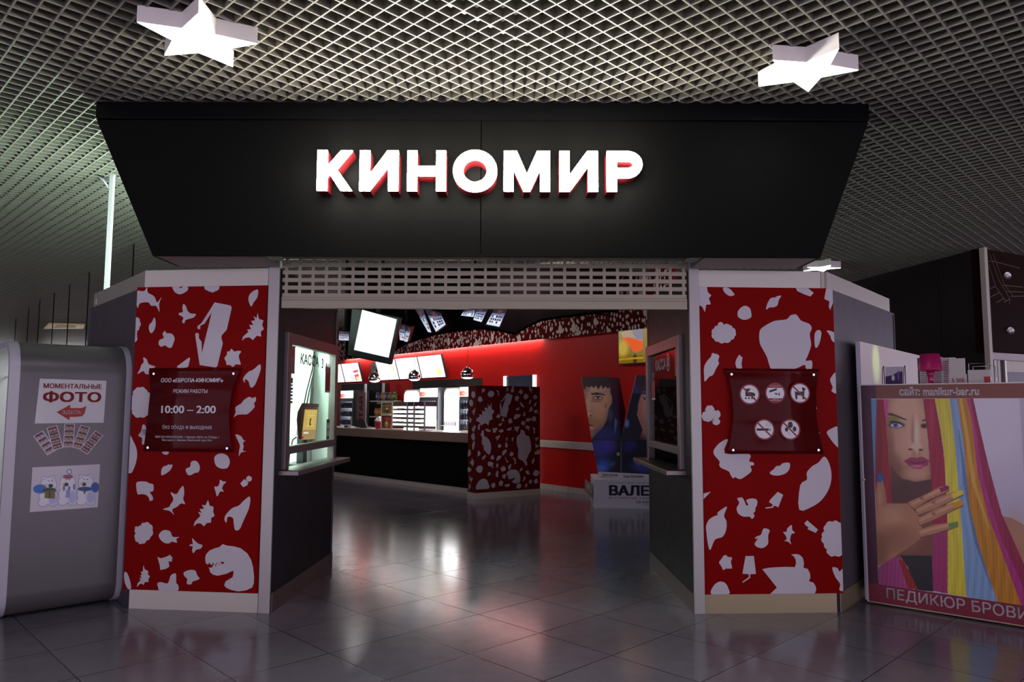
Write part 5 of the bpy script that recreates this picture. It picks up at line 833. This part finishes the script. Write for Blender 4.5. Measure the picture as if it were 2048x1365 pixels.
# lettered banner, poles, inner red panels
t = thing('vertical_banner', Fw.P(-8.19, .9, .40), 'dusky red vertical banner with dark upright lettering beside the left fridge', 'banner')
mb = MB(); mb.fbox(Fw, -8.39, -7.98, 0, 1.80, .38, .41); obj('panel', mb, mat('dusky_banner', (.30, .10, .09), .5), t)
mb = MB(); text(mb, Fw, 'АЛТАЙ', -8.30, -8.06, .79, 1.71, .4115, 0, .06, rot=True); obj('lettering', mb, TXTD, t)
for u, lab in ((8.40, 'white metal pole standing beside the lettered banner'), (7.545, 'white metal pole holding the snack shelves')):
    mb = MB(); mb.fbox(Fw, -u, -u+.055, 0, 2.02, .16 if u > 8 else .13, .215 if u > 8 else .18); obj('metal_pole', mb, WHITE, None, Fw.P(-u, 0, .2), lab, 'pole', 'white poles behind the bar')
t = thing('wall_panel', Fw.P(-7.8, 0, .1), 'dark strip and maroon panel on the wall between the two white poles', 'panel')
mb = MB(); mb.fbox(Fw, -7.90, -7.60, .0, 2.03, .002, .05, 0); obj('panel', mb, DKW, t)
for z, lab in ((1.60, 'upper snack shelf with colourful crisp bags'), (1.23, 'lower snack shelf with orange crisp bags')):
    mb = MB(); mb.fbox(Fw, -7.72, -6.58 if z > 1.5 else -7.05, z-.03, z, .185, .40); mb.fbox(Fw, -7.545, -7.49, z-.08, z-.03, .181, .30); obj('snack_shelf', mb, STEEL, None, Fw.P(-7.2, z, .2), lab, 'shelf')
bagc = [mat('bag_blue', (.04, .07, .22), .3), mat('bag_gold', (.35, .18, .02), .3), mat('bag_olive', (.12, .13, .03), .3), mat('bag_navy', (.05, .04, .12), .3), mat('bag_green', (.06, .16, .03), .3), mat('bag_orange', (.55, .20, .02), .3), mat('bag_rust', (.35, .13, .05), .3)]
def bag(u, z, m, lab, g):
    mb = MB(); n, k = 8, 9
    for j in range(k+1):
        v = j/k; th = .045*sin(pi*min(1, max(0, v)))**.6+.003; hw = .085*(1-.08*sin(pi*v))
        mb.v += [Fw.P(u+hw*(2*i/n-1), z+.19*v, .29+th*(1-(2*i/n-1)**2)) for i in range(n+1)]+[Fw.P(u+hw*(2*i/n-1), z+.19*v, .29-th*.6*(1-(2*i/n-1)**2)) for i in range(n+1)]
    w = 2*(n+1)
    for j in range(k):
        for i in range(n): mb.f += [[j*w+i, j*w+i+1, (j+1)*w+i+1, (j+1)*w+i], [j*w+n+1+i, (j+1)*w+n+1+i, (j+1)*w+n+2+i, j*w+n+2+i]]
    mb.m = [0]*len(mb.f); mb.sm = [True]*len(mb.f); mb.disc(Fw, u, z+.1, .035, .335, .337, 1, 14)
    obj('crisp_bag', mb, [bagc[m], mat('bag_badge', (.5, .45, .3), .4) if 'bag_badge' not in MATS else MATS['bag_badge']], None, Fw.P(u, z, .29), lab, 'snack', g)
for u, m, lab in ((-7.52, 0, 'blue crisp bag at the pole end of the upper snack shelf'), (-7.29, 1, 'golden crisp bag on the upper snack shelf next to the blue bag'), (-7.08, 3, 'navy crisp bag in the middle of the upper snack shelf'), (-6.90, 2, 'olive crisp bag on the upper snack shelf right of the navy bag'), (-6.70, 4, 'green crisp bag at the arched display end of the upper snack shelf')): bag(u, 1.601, m, lab, 'crisp bags on the upper snack shelf')
for u, m, lab in ((-7.58, 5, 'bright orange crisp bag at the outer end of the lower snack shelf'), (-7.39, 5, 'bright orange crisp bag in the middle of the lower snack shelf'), (-7.19, 6, 'rust coloured crisp bag at the inner end of the lower snack shelf')): bag(u, 1.231, m, lab, 'crisp bags on the lower snack shelf')
# things on the counter
t = thing('snack_case', Fc.P(-2.0, CZ, -.25), 'glass snack display case with four lit shelves on the bar counter', 'display case')
U0, U1, U2 = -2.60, -1.99, -1.45
mb = MB(); mb.fbox(Fc, U0, U1, 1.47, 1.56, -.40, -.16, 0); mb.fbox(Fc, U1, U2, 1.475, 1.56, -.40, -.155, 1)
mb.fbox(Fc, U0, U2, CZ+.04, CZ+.075, -.42, -.16, 0); obj('header', mb, [mat('case_brown', (.12, .07, .06), .4), mat('case_plum', (.06, .025, .04), .4)], t)
mb = MB(); mb.fbox(Fc, U0, U2, CZ+.075, 1.47, -.43, -.42); mb.fbox(Fc, U0, U0+.008, CZ+.078, 1.468, -.418, -.172); obj('light_panel', mb, CASEL, t)
for u in (U0, U1-.015, U1+.20, U2-.025):
    mb = MB(); mb.fbox(Fc, u, u+.025, CZ, 1.56, -.17, -.145); obj('post', mb, mat('case_post', (.30, .27, .30), .35) if 'case_post' not in MATS else MATS['case_post'], t)
mb = MB()
for z in (1.14, 1.225, 1.31, 1.395): mb.fbox(Fc, U0+.025, U1+.35, z-.006, z, -.415, -.18)
obj('shelves', mb, WHITE, t)
mb = MB(); mb.fbox(Fc, U0+.026, U2-.026, CZ+.08, 1.468, -.152, -.149); obj('glass', mb, FGLASS, t)
sk = [mat('bar_brown', (.10, .05, .03), .4), mat('bar_dark', (.03, .02, .02), .4), mat('bar_tan', (.25, .15, .07), .4), mat('bar_red', (.22, .04, .03), .4), mat('bar_green', (.16, .16, .04), .4)]
for zi, (z, sn) in enumerate(((1.1405, 'lowest'), (1.2255, 'second lowest'), (1.3105, 'second highest'), (1.3955, 'highest'))):
    for i in range(11):
        rr = random.Random(zi*20+i); u = U0+.05+i*.082
        if abs(u-U1) < .03: continue
        mb = MB(); h = rr.uniform(.022, .038); pts = [(u-.028, z), (u+.028, z), (u+.03, z+h*.5), (u+.024, z+h), (u-.024, z+h), (u-.03, z+h*.5)]
        mb.fpoly(Fc, pts, -.36, -.22); mb.fbox(Fc, u-.038, u-.03, z+h*.2, z+h*.6, -.35, -.23); mb.fbox(Fc, u+.03, u+.038, z+h*.2, z+h*.6, -.35, -.23)
        obj('wrapped_bar', mb, sk[[4, 3, 1, 0][zi] if i % 3 else rr.randrange(5)], None, Fc.P(u, z, -.3), 'small wrapped snack on the %s shelf of the glass snack case' % sn, 'snack', 'snacks on the %s shelf of the snack case' % sn)
t = thing('picture_stand', Fc.P(-2.6, CZ, -.25), 'pale framed stand with a green picture above a red one on the counter', 'picture')
for z0, z1, c1, c2, c3 in ((1.31, 1.555, (110, 120, 60), (180, 120, 50), (120, 60, 50)), (CZ, 1.305, (130, 60, 60), (210, 90, 60), (200, 180, 80))):
    mb = MB()
    for a, b, c, d in ((-2.775, -2.755, z0, z1), (-2.425, -2.405, z0, z1), (-2.755, -2.425, z0, z0+.02), (-2.755, -2.425, z1-.02, z1)): mb.fbox(Fc, a, b, c, d, -.12, -.095)
    f = obj('frame', mb, mat('frame_yellow', (.62, .60, .42), .4) if 'frame_yellow' not in MATS else MATS['frame_yellow'], t)
    P = Pic(((0, 0), (100, 0), (100, 80), (0, 80)), 36, 30).fill(c1); P.ell(60, 20, 30, 12, c2, .5); P.ell(50, 55, 18, 20, c3, .4); P.ell(50, 45, 14, 8, (225, 215, 210), .4); P.ell(85, 60, 12, 25, c2, .6)
    P.make('picture', [Fc.P(-2.755, z1-.02, -.105), Fc.P(-2.425, z1-.02, -.105), Fc.P(-2.425, z0+.02, -.105), Fc.P(-2.755, z0+.02, -.105)], PRINT, f)
x, y, z = Fc.P(-2.885, CZ, -.13)
t = thing('popcorn_bucket', (x, y, z), 'red bucket heaped with white popcorn on the counter beside the picture stand', 'bucket')
mb = MB(); mb.lathe((x, y, z), [(0, 0), (.07, 0), (.092, .14), (.092, .142), (0, .13)], 24); obj('bucket', mb, mat('bucket_red', (.45, .02, .03), .35), t)
mb = MB(); rr = random.Random(5)
for i in range(26):
    a, r_ = rr.uniform(0, 2*pi), .075*math.sqrt(rr.random()); h = .145+.085*(1-(r_/.08)**2)*rr.uniform(.6, 1.1); q = rr.uniform(.018, .03)
    mb.lathe((x+r_*cos(a), y+r_*sin(a), z+h), [(0, -q), (q*.8, -q*.6), (q, 0), (q*.7, q*.7), (0, q)], 8)
obj('popcorn', mb, WHITE, t)
t = thing('cash_register', Fc.P(-3.6, CZ, -.2), 'black tilted register screen on the left part of the bar counter', 'register')
qs = [(-3.75, CZ+.01), (-3.355, CZ+.0), (-3.50, 1.19), (-3.83, 1.185)]
mb = MB(); mb.prism([Fc.P(u, z, -.16 if k < 2 else -.19) for k, (u, z) in enumerate(qs)], [Fc.P(u, z, -.20 if k < 2 else -.23) for k, (u, z) in enumerate(qs)], 0, 1); obj('screen', mb, [BLKP, ALUM], t)
mb = MB(); mb.fbox(Fc, -3.68, -3.45, CZ, CZ+.03, -.33, -.21); obj('base', mb, BLKP, t)
t = thing('card_terminal', Fc.P(-4.0, CZ, -.15), 'small black card terminal on the counter left of the register screen', 'terminal')
mb = MB(); mb.fpoly(Fc, [(-4.15, CZ), (-3.90, CZ), (-3.90, CZ+.025), (-4.12, CZ+.05)], -.22, -.12); obj('body', mb, BLKP, t, bevel=.004); mb = MB(); mb.fbox(Fc, -4.0, -3.93, CZ+.03, CZ+.034, -.21, -.14); obj('keys', mb, GREY, t)
mb = MB(); mb.fbox(Fc, -3.86, -3.72, CZ, CZ+.02, -.12, -.02); mb.fbox(Fc, -3.84, -3.74, CZ+.02, CZ+.035, -.11, -.03); obj('receipt_paper', mb, WHITE, None, Fc.P(-3.8, CZ, -.2), 'small white receipt papers between the card terminal and the register screen', 'paper')
# ================================================================ patterned pillar
pil = Fr((-.571, 11.818), (.478, 12.502)); pl_w = Fr((-.571-.5446*.26, 11.818+.8387*.26), (-.571, 11.818))
t = thing('patterned_pillar', pil.P(.6, 0, -.1), 'free standing red partition block with white silhouettes in front of the bar counter end', 'partition')
pool = [[tuple(float(q)/1000 for q in p.split(',')) for p in s.split()] for s in (SHAPES_LEFT+'/'+SHAPES_RIGHT).split('/')]
pool = [p for p in pool if min(a for a, b in p) > .02 and max(a for a, b in p) < 1.0 and min(b for a, b in p) > .16 and max(b for a, b in p) < 2.35]
def place(mb, F, k, u, z, size, rot, umax):
    p = pool[k % len(pool)]; xs = [a for a, b in p]; ys = [b for a, b in p]; cx, cy = (min(xs)+max(xs))/2, (min(ys)+max(ys))/2; s = size/max(max(xs)-min(xs), max(ys)-min(ys)); c_, s_ = cos(rot), sin(rot)
    q = [(u+s*((a-cx)*c_-(b-cy)*s_), z+s*((a-cx)*s_+(b-cy)*c_)) for a, b in p]
    q = [(min(umax-.002, max(.002, a)), min(1.808, max(.103, b))) for a, b in q]
    if sum(a[0]*b[1]-b[0]*a[1] for a, b in zip(q, q[1:]+q[:1])) < 0: q.reverse()
    mb.fpoly(F, q, .0001, .0015, 1, 1, False)
mb = MB(); mb.fbox(pil, 0, pil.len, .1, 1.81, -.26, 0, 0)
RED_DIMMED = rough_noise(mat('red_laminate_dimmed', (.11, .0035, .0035), .5, 0, None, 0, .05), 6, .35, .45)  # red darkened to stand for the weaker light in the hall
allp = [[tuple(float(q)/1000 for q in p.split(',')) for p in s.split()] for s in (SHAPES_LEFT+'/'+SHAPES_RIGHT).split('/')]
big = [(7, .56, 1.50, .40, -.12), (9, .16, 1.36, .42, -.35), (59, .19, .86, .30, .9), (15, .92, .80, .46, 1.0), (34, .72, .33, .27, 0), (72, .13, .24, .26, 0)]
sizes = [(k[1], k[2], k[3]*.42) for k in big]
keep, pool = pool, allp
for k, u, z, s, r_ in big: place(mb, pil, k, u, z, s, r_, pil.len)
pool = keep
rr = random.Random(11); spots = list(sizes); tries = 0
while len(spots) < 82 and tries < 6000:
    tries += 1; s = rr.uniform(.07, .13); u, z = rr.uniform(.05, pil.len-.05), rr.uniform(.16, 1.76)
    if all(hypot(u-a, z-b) > (c+s*.5+.02 if c > .1 else c+s*.5+.018) for a, b, c in spots): spots.append((u, z, s*.5)); place(mb, pil, rr.randrange(len(pool)), u, z, s, rr.uniform(-.6, .6), pil.len)
for i in range(12): place(mb, pl_w, rr.randrange(len(pool)), rr.uniform(.04, .22), .18+i*.135, .12, rr.uniform(-.5, .5), .26)
obj('block', mb, [RED_DIMMED, mat('white_print_dimmed', (.40, .36, .40), .5)], t)  # same white print as the kiosk panels, dimmed in colour for the darker hall
mb = MB(); mb.fbox(pil, -.004, pil.len+.004, 0, .1, -.264, .006); obj('plinth', mb, TILEM, t)
# ================================================================ film standee
sd = thing('film_standee', (1.8, 11.3, 0), 'cardboard film standee with two half faces on a white box by the red wall', 'standee')
Fbx = Fr((1.205, 10.887), (2.75, 10.80)); D = .95; mb = MB()
mb.fbox(Fbx, 0, 1.545, 0, .41, -D, 0); bx = obj('box', mb, mat('standee_white', (.52, .50, .54), .5), sd)
mb = MB(); text(mb, Fbx, 'ВАЛЕРИАН', .22, 1.42, .185, .335, .002, 0, .06); obj('lettering', mb, mat('standee_navy', (.02, .025, .07), .5), bx)
for s_, *q_ in (('И ГОРОД ТЫСЯЧИ ПЛАНЕТ', .22, 1.42, .135, .16), ('10 АВГУСТА В КИНО', .62, 1.35, .075, .115), ('ОТ ЛЮКА БЕССОНА, РЕЖИССЕРА ФИЛЬМОВ', .22, 1.40, .358, .376), ('3D, IMAX 3D', .72, 1.2, .045, .06)): mb = MB(); text(mb, Fbx, s_, *q_, .002, 0, .01); obj('text_line', mb, TXTB, bx)
Fbs = Fr((1.205-.053, 10.887+D*.9985), (1.205, 10.887)); P = Pic(((0, 0), (80, 0), (80, 120), (0, 120)), 30, 40).fill((40, 28, 40)); P.ell(35, 50, 14, 24, (130, 110, 120), .5); P.ell(55, 70, 12, 26, (110, 40, 40), .6)
P.make('picture', [Fbs.P(.12, .34, .002), Fbs.P(.82, .33, .002), Fbs.P(.82, .12, .002), Fbs.P(.12, .15, .002)], PRINT, bx)
Y0 = 11.2
G = lambda x, y: ((1150+x/4.707-1024)*Y0/1467/.992, )
def SP(cx, cy, dy=0):                    # drawing coordinates of the standee to its upright plane
    px, py = 1150+cx/4.707, 740+cy/4.707; X = (px-1024)/1467; Zr = .0882+(682.5-py)/1467*.9961-.0031*X; Yr = .9961-(682.5-py)/1467*.0881
    t_ = Y0/Yr; return (X*t_, Y0+dy, EYE+Zr*t_)
def face(P, ex, ey, nose, mouth, chin, dirn):
    pass
# left arm with a young man's half face
q = ((62, 65), (310, 60), (440, 650), (158, 650))
P = Pic(q, 90, 130).fill((92, 66, 54))
P.ell(215, 250, 150, 190, (150, 112, 92), .9); P.ell(230, 380, 90, 150, (158, 116, 88), 1., .8); P.ell(170, 560, 80, 90, (140, 100, 70), .9, .9); P.ell(90, 300, 40, 200, (96, 66, 54), 1., .7)
P.poly('330,190 352,260 350,310 322,360 300,470 262,545 165,640 158,660 450,660 450,560 360,200', (22, 24, 44)); P.ell(330, 420, 30, 60, (90, 80, 100), .9, .5); P.poly('378,450 400,470 390,560 368,620 372,540', (70, 110, 160), .7)
P.ell(300, 600, 110, 60, (40, 42, 100), 1., .7)
P.poly('62,60 315,60 330,170 300,168 290,150 262,178 250,140 220,185 200,145 178,170 160,150 130,165 110,150 98,175 72,190 62,150', (42, 30, 28)); P.poly('62,190 110,205 200,212 330,180 335,200 240,228 150,222 70,225', (120, 104, 112), .6)
P.poly('150,215 215,212 275,225 300,240 230,232 160,236', (46, 32, 28)); P.ell(215, 262, 48, 18, (70, 50, 46), .5); P.ell(215, 262, 36, 11, (170, 150, 150), .3); P.ell(218, 262, 13, 11, (58, 54, 66), .3); P.poly('170,262 190,248 225,244 262,262 240,256 200,254', (30, 22, 22)); P.ell(200, 292, 56, 12, (120, 82, 70), .8, .8)
P.ell(120, 330, 26, 100, (182, 142, 118), 1., .6); P.ell(132, 420, 26, 20, (172, 128, 104), .7); P.ell(148, 428, 12, 6, (70, 44, 38), .5); P.ell(292, 335, 8, 24, (120, 50, 44), .6, .8, .3)
P.poly('122,512 145,508 185,525 150,532 125,530', (104, 56, 52)); P.ell(150, 546, 30, 9, (172, 118, 100), .6); P.poly('122,519 150,518 186,525 150,523', (56, 30, 30))
P.make('left_arm', [SP(*p) for p in q], PRINT, gain=2.2, parent=sd, label='arm with a young man\'s half face')
q = ((310, 60), (437, 70), (500, 400), (440, 650)); P = Pic(q, 30, 40).vgrad((56, 46, 54), (34, 28, 50)); P.make('inner_fold', [SP(310, 60, .004), SP(437, 70, .22), SP(500, 400, .22), SP(440, 650, .004)], PRINT, gain=2.2, parent=sd)
q = ((580, 45), (860, 40), (860, 655), (440, 650))
P = Pic(q, 80, 120).fill((34, 26, 34)); P.ell(690, 380, 130, 260, (132, 92, 84), .4); P.ell(720, 300, 80, 170, (160, 116, 104), .9); P.poly('580,40 700,40 640,180 600,300 585,420 640,560 600,660 440,660 500,420', (28, 24, 36)); P.poly('560,110 690,160 690,215 545,215 545,180', (52, 50, 110), .7); P.poly('560,40 900,40 900,130 690,190 600,200', (50, 36, 40), .8)
P.poly('600,220 660,212 700,225 660,224', (40, 26, 28)); P.ell(655, 268, 34, 10, (150, 132, 140), .3); P.ell(655, 268, 12, 10, (50, 50, 70), .3); P.poly('615,268 640,254 690,262 650,258', (24, 18, 20)); P.ell(490, 500, 22, 40, (70, 100, 150), .8)
P.make('right_arm', [SP(p[0], p[1], .0) for p in q], PRINT, gain=2.2, parent=sd, label='arm with a young woman\'s half face')
q = ((158, 650), (860, 655), (860, 985), (220, 955))
P = Pic(q, 130, 60).fill((16, 16, 28)); P.ell(260, 720, 110, 110, (44, 40, 110), 1.); P.ell(330, 690, 60, 70, (60, 50, 120), .9, .6); P.ell(270, 890, 80, 50, (40, 70, 140), 1., .9); P.ell(250, 930, 60, 30, (60, 90, 170), .9, .7); P.ell(410, 790, 14, 16, (120, 130, 60), .7); P.ell(520, 700, 60, 60, (30, 36, 90), 1., .8); P.ell(650, 900, 110, 60, (34, 50, 120), 1., .8); P.ell(360, 880, 30, 18, (70, 70, 90), .8, .6, -.6); P.ell(590, 880, 30, 14, (80, 80, 96), .8, .6, .7); P.poly('434,655 442,655 442,960 434,960', (70, 66, 78)); P.poly('158,650 860,655 860,661 158,656', (8, 8, 10))
P.make('lower_front', [SP(*p) for p in q], PRINT, gain=2.2, parent=sd)
mb = MB(); pts = [(62, 65), (310, 60), (440, 645), (580, 45), (860, 40), (860, 1040), (230, 1003)]; mb.prism([SP(x, y, .012) for x, y in reversed(pts)], [SP(x, y, .06) for x, y in reversed(pts)]); obj('backing', mb, mat('cardboard', (.20, .16, .13), .7), sd)
mb = MB(); pts = [(222, 955), (860, 985), (860, 1042), (230, 1003)]; mb.prism([SP(x, y, -.004) for x, y in reversed(pts)], [SP(x, y, .011) for x, y in reversed(pts)]); strip = obj('name_strip', mb, MATS['standee_white'], sd)
Fst = Fr((0, Y0), (1, Y0)); a = SP(258, 990); b = SP(408, 1000); mb = MB(); text(mb, Fst, 'Дэйн ДеХаан', a[0], b[0], b[2]-.004, a[2]+.028, .006, 0, .02); obj('lettering', mb, TXTB, strip); mb = MB()
a = SP(460, 1000); b = SP(648, 1012); text(mb, Fst, 'Кара Делевинь', a[0], b[0], b[2]-.004, a[2]+.026, .006, 0, .02); obj('lettering', mb, TXTB, strip)
# ================================================================ screens
t = thing('wall_tv', Fw.P(.4, 2.4, .05), 'wall television showing an orange and yellow picture at the right of the red wall', 'television')
mb = MB(); mb.fbox(Fw, .075, 1.05, 2.15, 2.705, .02, .075); obj('casing', mb, BLKP, t); P = Pic(((0, 0), (330, 0), (330, 240), (0, 240)), 100, 60).vgrad((150, 135, 90), (120, 95, 35))
P.poly('20,10 180,0 180,120 110,60 60,50 30,60', (170, 150, 130)); P.poly('20,50 90,55 150,80 180,90 180,140 140,165 110,160 80,120 40,80', (225, 90, 40)); P.poly('100,10 130,70 180,80 180,0 120,0', (140, 130, 150)); P.poly('0,180 180,185 180,240 0,240', (120, 90, 10)); P.ell(120, 215, 14, 36, (60, 45, 20), .5); P.poly('0,205 180,200 180,212 0,216', (170, 140, 40)); P.ell(30, 130, 40, 60, (200, 170, 60), .8, .8)
P.make('screen_face', fquad(Fw, .09, 1.035, 2.165, 2.69, .078), vcol_mat('tv_screen', .2, .75), t)
def slab(mb, front, back_off, mi=0): mb.prism(list(reversed(front)), [tuple(Vector(p)+Vector(back_off)) for p in reversed(front)], mi)
t = thing('hanging_monitor', (-1.7, 9.05, 2.35), 'large tilted black monitor with a bright white page hanging under the shutter', 'monitor')
fr = [(-1.985, 9.0, 2.69), (-1.378, 9.0, 2.572), (-1.491, 9.0, 1.984), (-2.025, 9.0, 2.092)]; mb = MB(); slab(mb, fr, (.01, .09, .01)); obj('casing', mb, BLKP, t, bevel=.01)
P = Pic(((0, 0), (100, 0), (100, 125), (0, 125)), 60, 80).fill((236, 250, 252)); rr = random.Random(3)
for i in range(16):
    for x in (14, 45, 70): P.poly([(x, 16+i*6), (x+rr.uniform(5, 18), 16+i*6), (x+rr.uniform(5, 18), 17+i*6), (x, 17+i*6)], (222, 236, 238))
P.make('screen_face', [(-1.853, 8.997, 2.664), (-1.423, 8.997, 2.545), (-1.515, 8.997, 2.071), (-1.943, 8.997, 2.167)], vcol_mat('bright_page', .3, 1.1), t)
mb = MB(); mb.tube([(-1.70, 9.06, 2.4), (-1.62, 9.06, 2.9), (-1.62, 9.06, ZC)], .025, 10); obj('hanger', mb, BLKP, t)
def display(label, quads, seed, off=(.02, .12, .03), hang=True):
    xs = [p for q in quads for p in q]; cx = sum(p[0] for p in xs)/len(xs); cy = sum(p[1] for p in xs)/len(xs); cz = sum(p[2] for p in xs)/len(xs)
    t = thing('hanging_screen', (cx, cy+.05, cz), label, 'screen', 'tilted film screens hanging under the hall ceiling'); rr = random.Random(seed)
    for q in quads:
        c = Vector([sum(p[k] for p in q)/4 for k in range(3)]); big_ = [tuple(c+(Vector(p)-c)*1.09) for p in q]; mb = MB(); slab(mb, big_, off); obj('casing', mb, BLKP, t)
        P = Pic(((0, 0), (60, 0), (60, 80), (0, 80)), 44, 54).vgrad((70, 80, 105), (150, 160, 190)); P.ell(30, 70, 50, 30, (205, 212, 230), .8)
        P.poly('0,0 60,0 60,20 0,26', (38, 36, 46)); P.ell(rr.uniform(15, 45), 16, 12, 10, (90, 50, 60), .5)
        for i in range(3):
            for j in range(5): P.poly([(6+j*10, 34+i*13), (13+j*10, 34+i*13), (14+j*10, 43+i*13), (6+j*10, 43+i*13)], rr.choice([(30, 36, 60), (40, 50, 90), (60, 70, 110), (120, 60, 50), (235, 238, 245)]))
        P.make('screen_face', [tuple(Vector(p)+Vector((0, -.003, 0))) for p in q], SCREEN, t)
    if hang: mb = MB(); mb.tube([(cx, cy+.09, cz), (cx, cy+.09, ZC)], .02, 8); obj('hanger', mb, BLKP, t)
display('small dim screen left of the large white monitor', [[(-2.375, 10, 2.50), (-2.235, 10, 2.485), (-2.235, 10, 2.37), (-2.365, 10, 2.375)]], 1)
display('narrow film screen at the right edge of the large white monitor', [[(-1.555, 10, 2.60), (-1.46, 10, 2.585), (-1.48, 10, 2.37), (-1.535, 10, 2.38)], [(-1.45, 10, 2.575), (-1.375, 10, 2.555), (-1.43, 10, 2.355), (-1.475, 10, 2.36)]], 2)
display('bright two sided film screen tilted below the middle of the shutter', [[(-1.33, 10, 2.80), (-1.22, 9.95, 2.80), (-1.10, 9.95, 2.48), (-1.15, 10, 2.49)], [(-1.20, 9.95, 2.81), (-.99, 10.05, 2.76), (-.915, 10.05, 2.60), (-1.04, 9.97, 2.49)]], 3)
display('film screen right of the two sided screen under the shutter', [[(-.66, 10, 2.79), (-.50, 10, 2.83), (-.53, 10, 2.70), (-.70, 10, 2.72)], [(-.48, 10, 2.83), (-.33, 10, 2.82), (-.42, 10, 2.63), (-.53, 10, 2.66)]], 4)
display('film screen at the right end of the row under the shutter', [[(-.235, 10, 2.83), (-.07, 10, 2.81), (-.175, 10, 2.565), (-.355, 10, 2.60)]], 5)
# dark faceted canopy behind the screens
mb = MB(); Yc = 10.9; out = [(690, 715), (700, 705), (760, 712), (805, 686), (856, 668), (902, 659), (958, 654), (998, 657), (1030, 664), (1054, 651), (1085, 637), (1135, 629), (1191, 623), (1240, 618)]
cp = [((px-1024)/1467*Yc, EYE+Yc*(.0882+(682.5-py)/1467*.9961)/(.9961-(682.5-py)/1467*.0881)) for px, py in out]
dep = [0, .05, .3, .05, .25, .4, .2, .5, .6, .3, .1, .3, .1, 0]
for k in range(len(cp)-1):
    (a, b), (c, d) = cp[k], cp[k+1]; e, f = Yc+dep[k]*.3, Yc+dep[k+1]*.3
    mb.hexa([(a, e, b), (c, f, d), (c, f+.35, d), (a, e+.35, b), (a, e, ZC-.01), (c, f, ZC-.01), (c, f+.35, ZC-.01), (a, e+.35, ZC-.01)])
structure('ceiling_bulkhead', mb, mat('bulkhead_dark', (.006, .004, .004), 1, 0, None, 0, 0))
lamp('manicure_spot', 'SPOT', (3.96, 5.30, 3.0), (3.03, 6.08, 1.86), 70, (.6, 1., .14), spot_size=radians(10), spot_blend=.9, shadow_soft_size=.02)
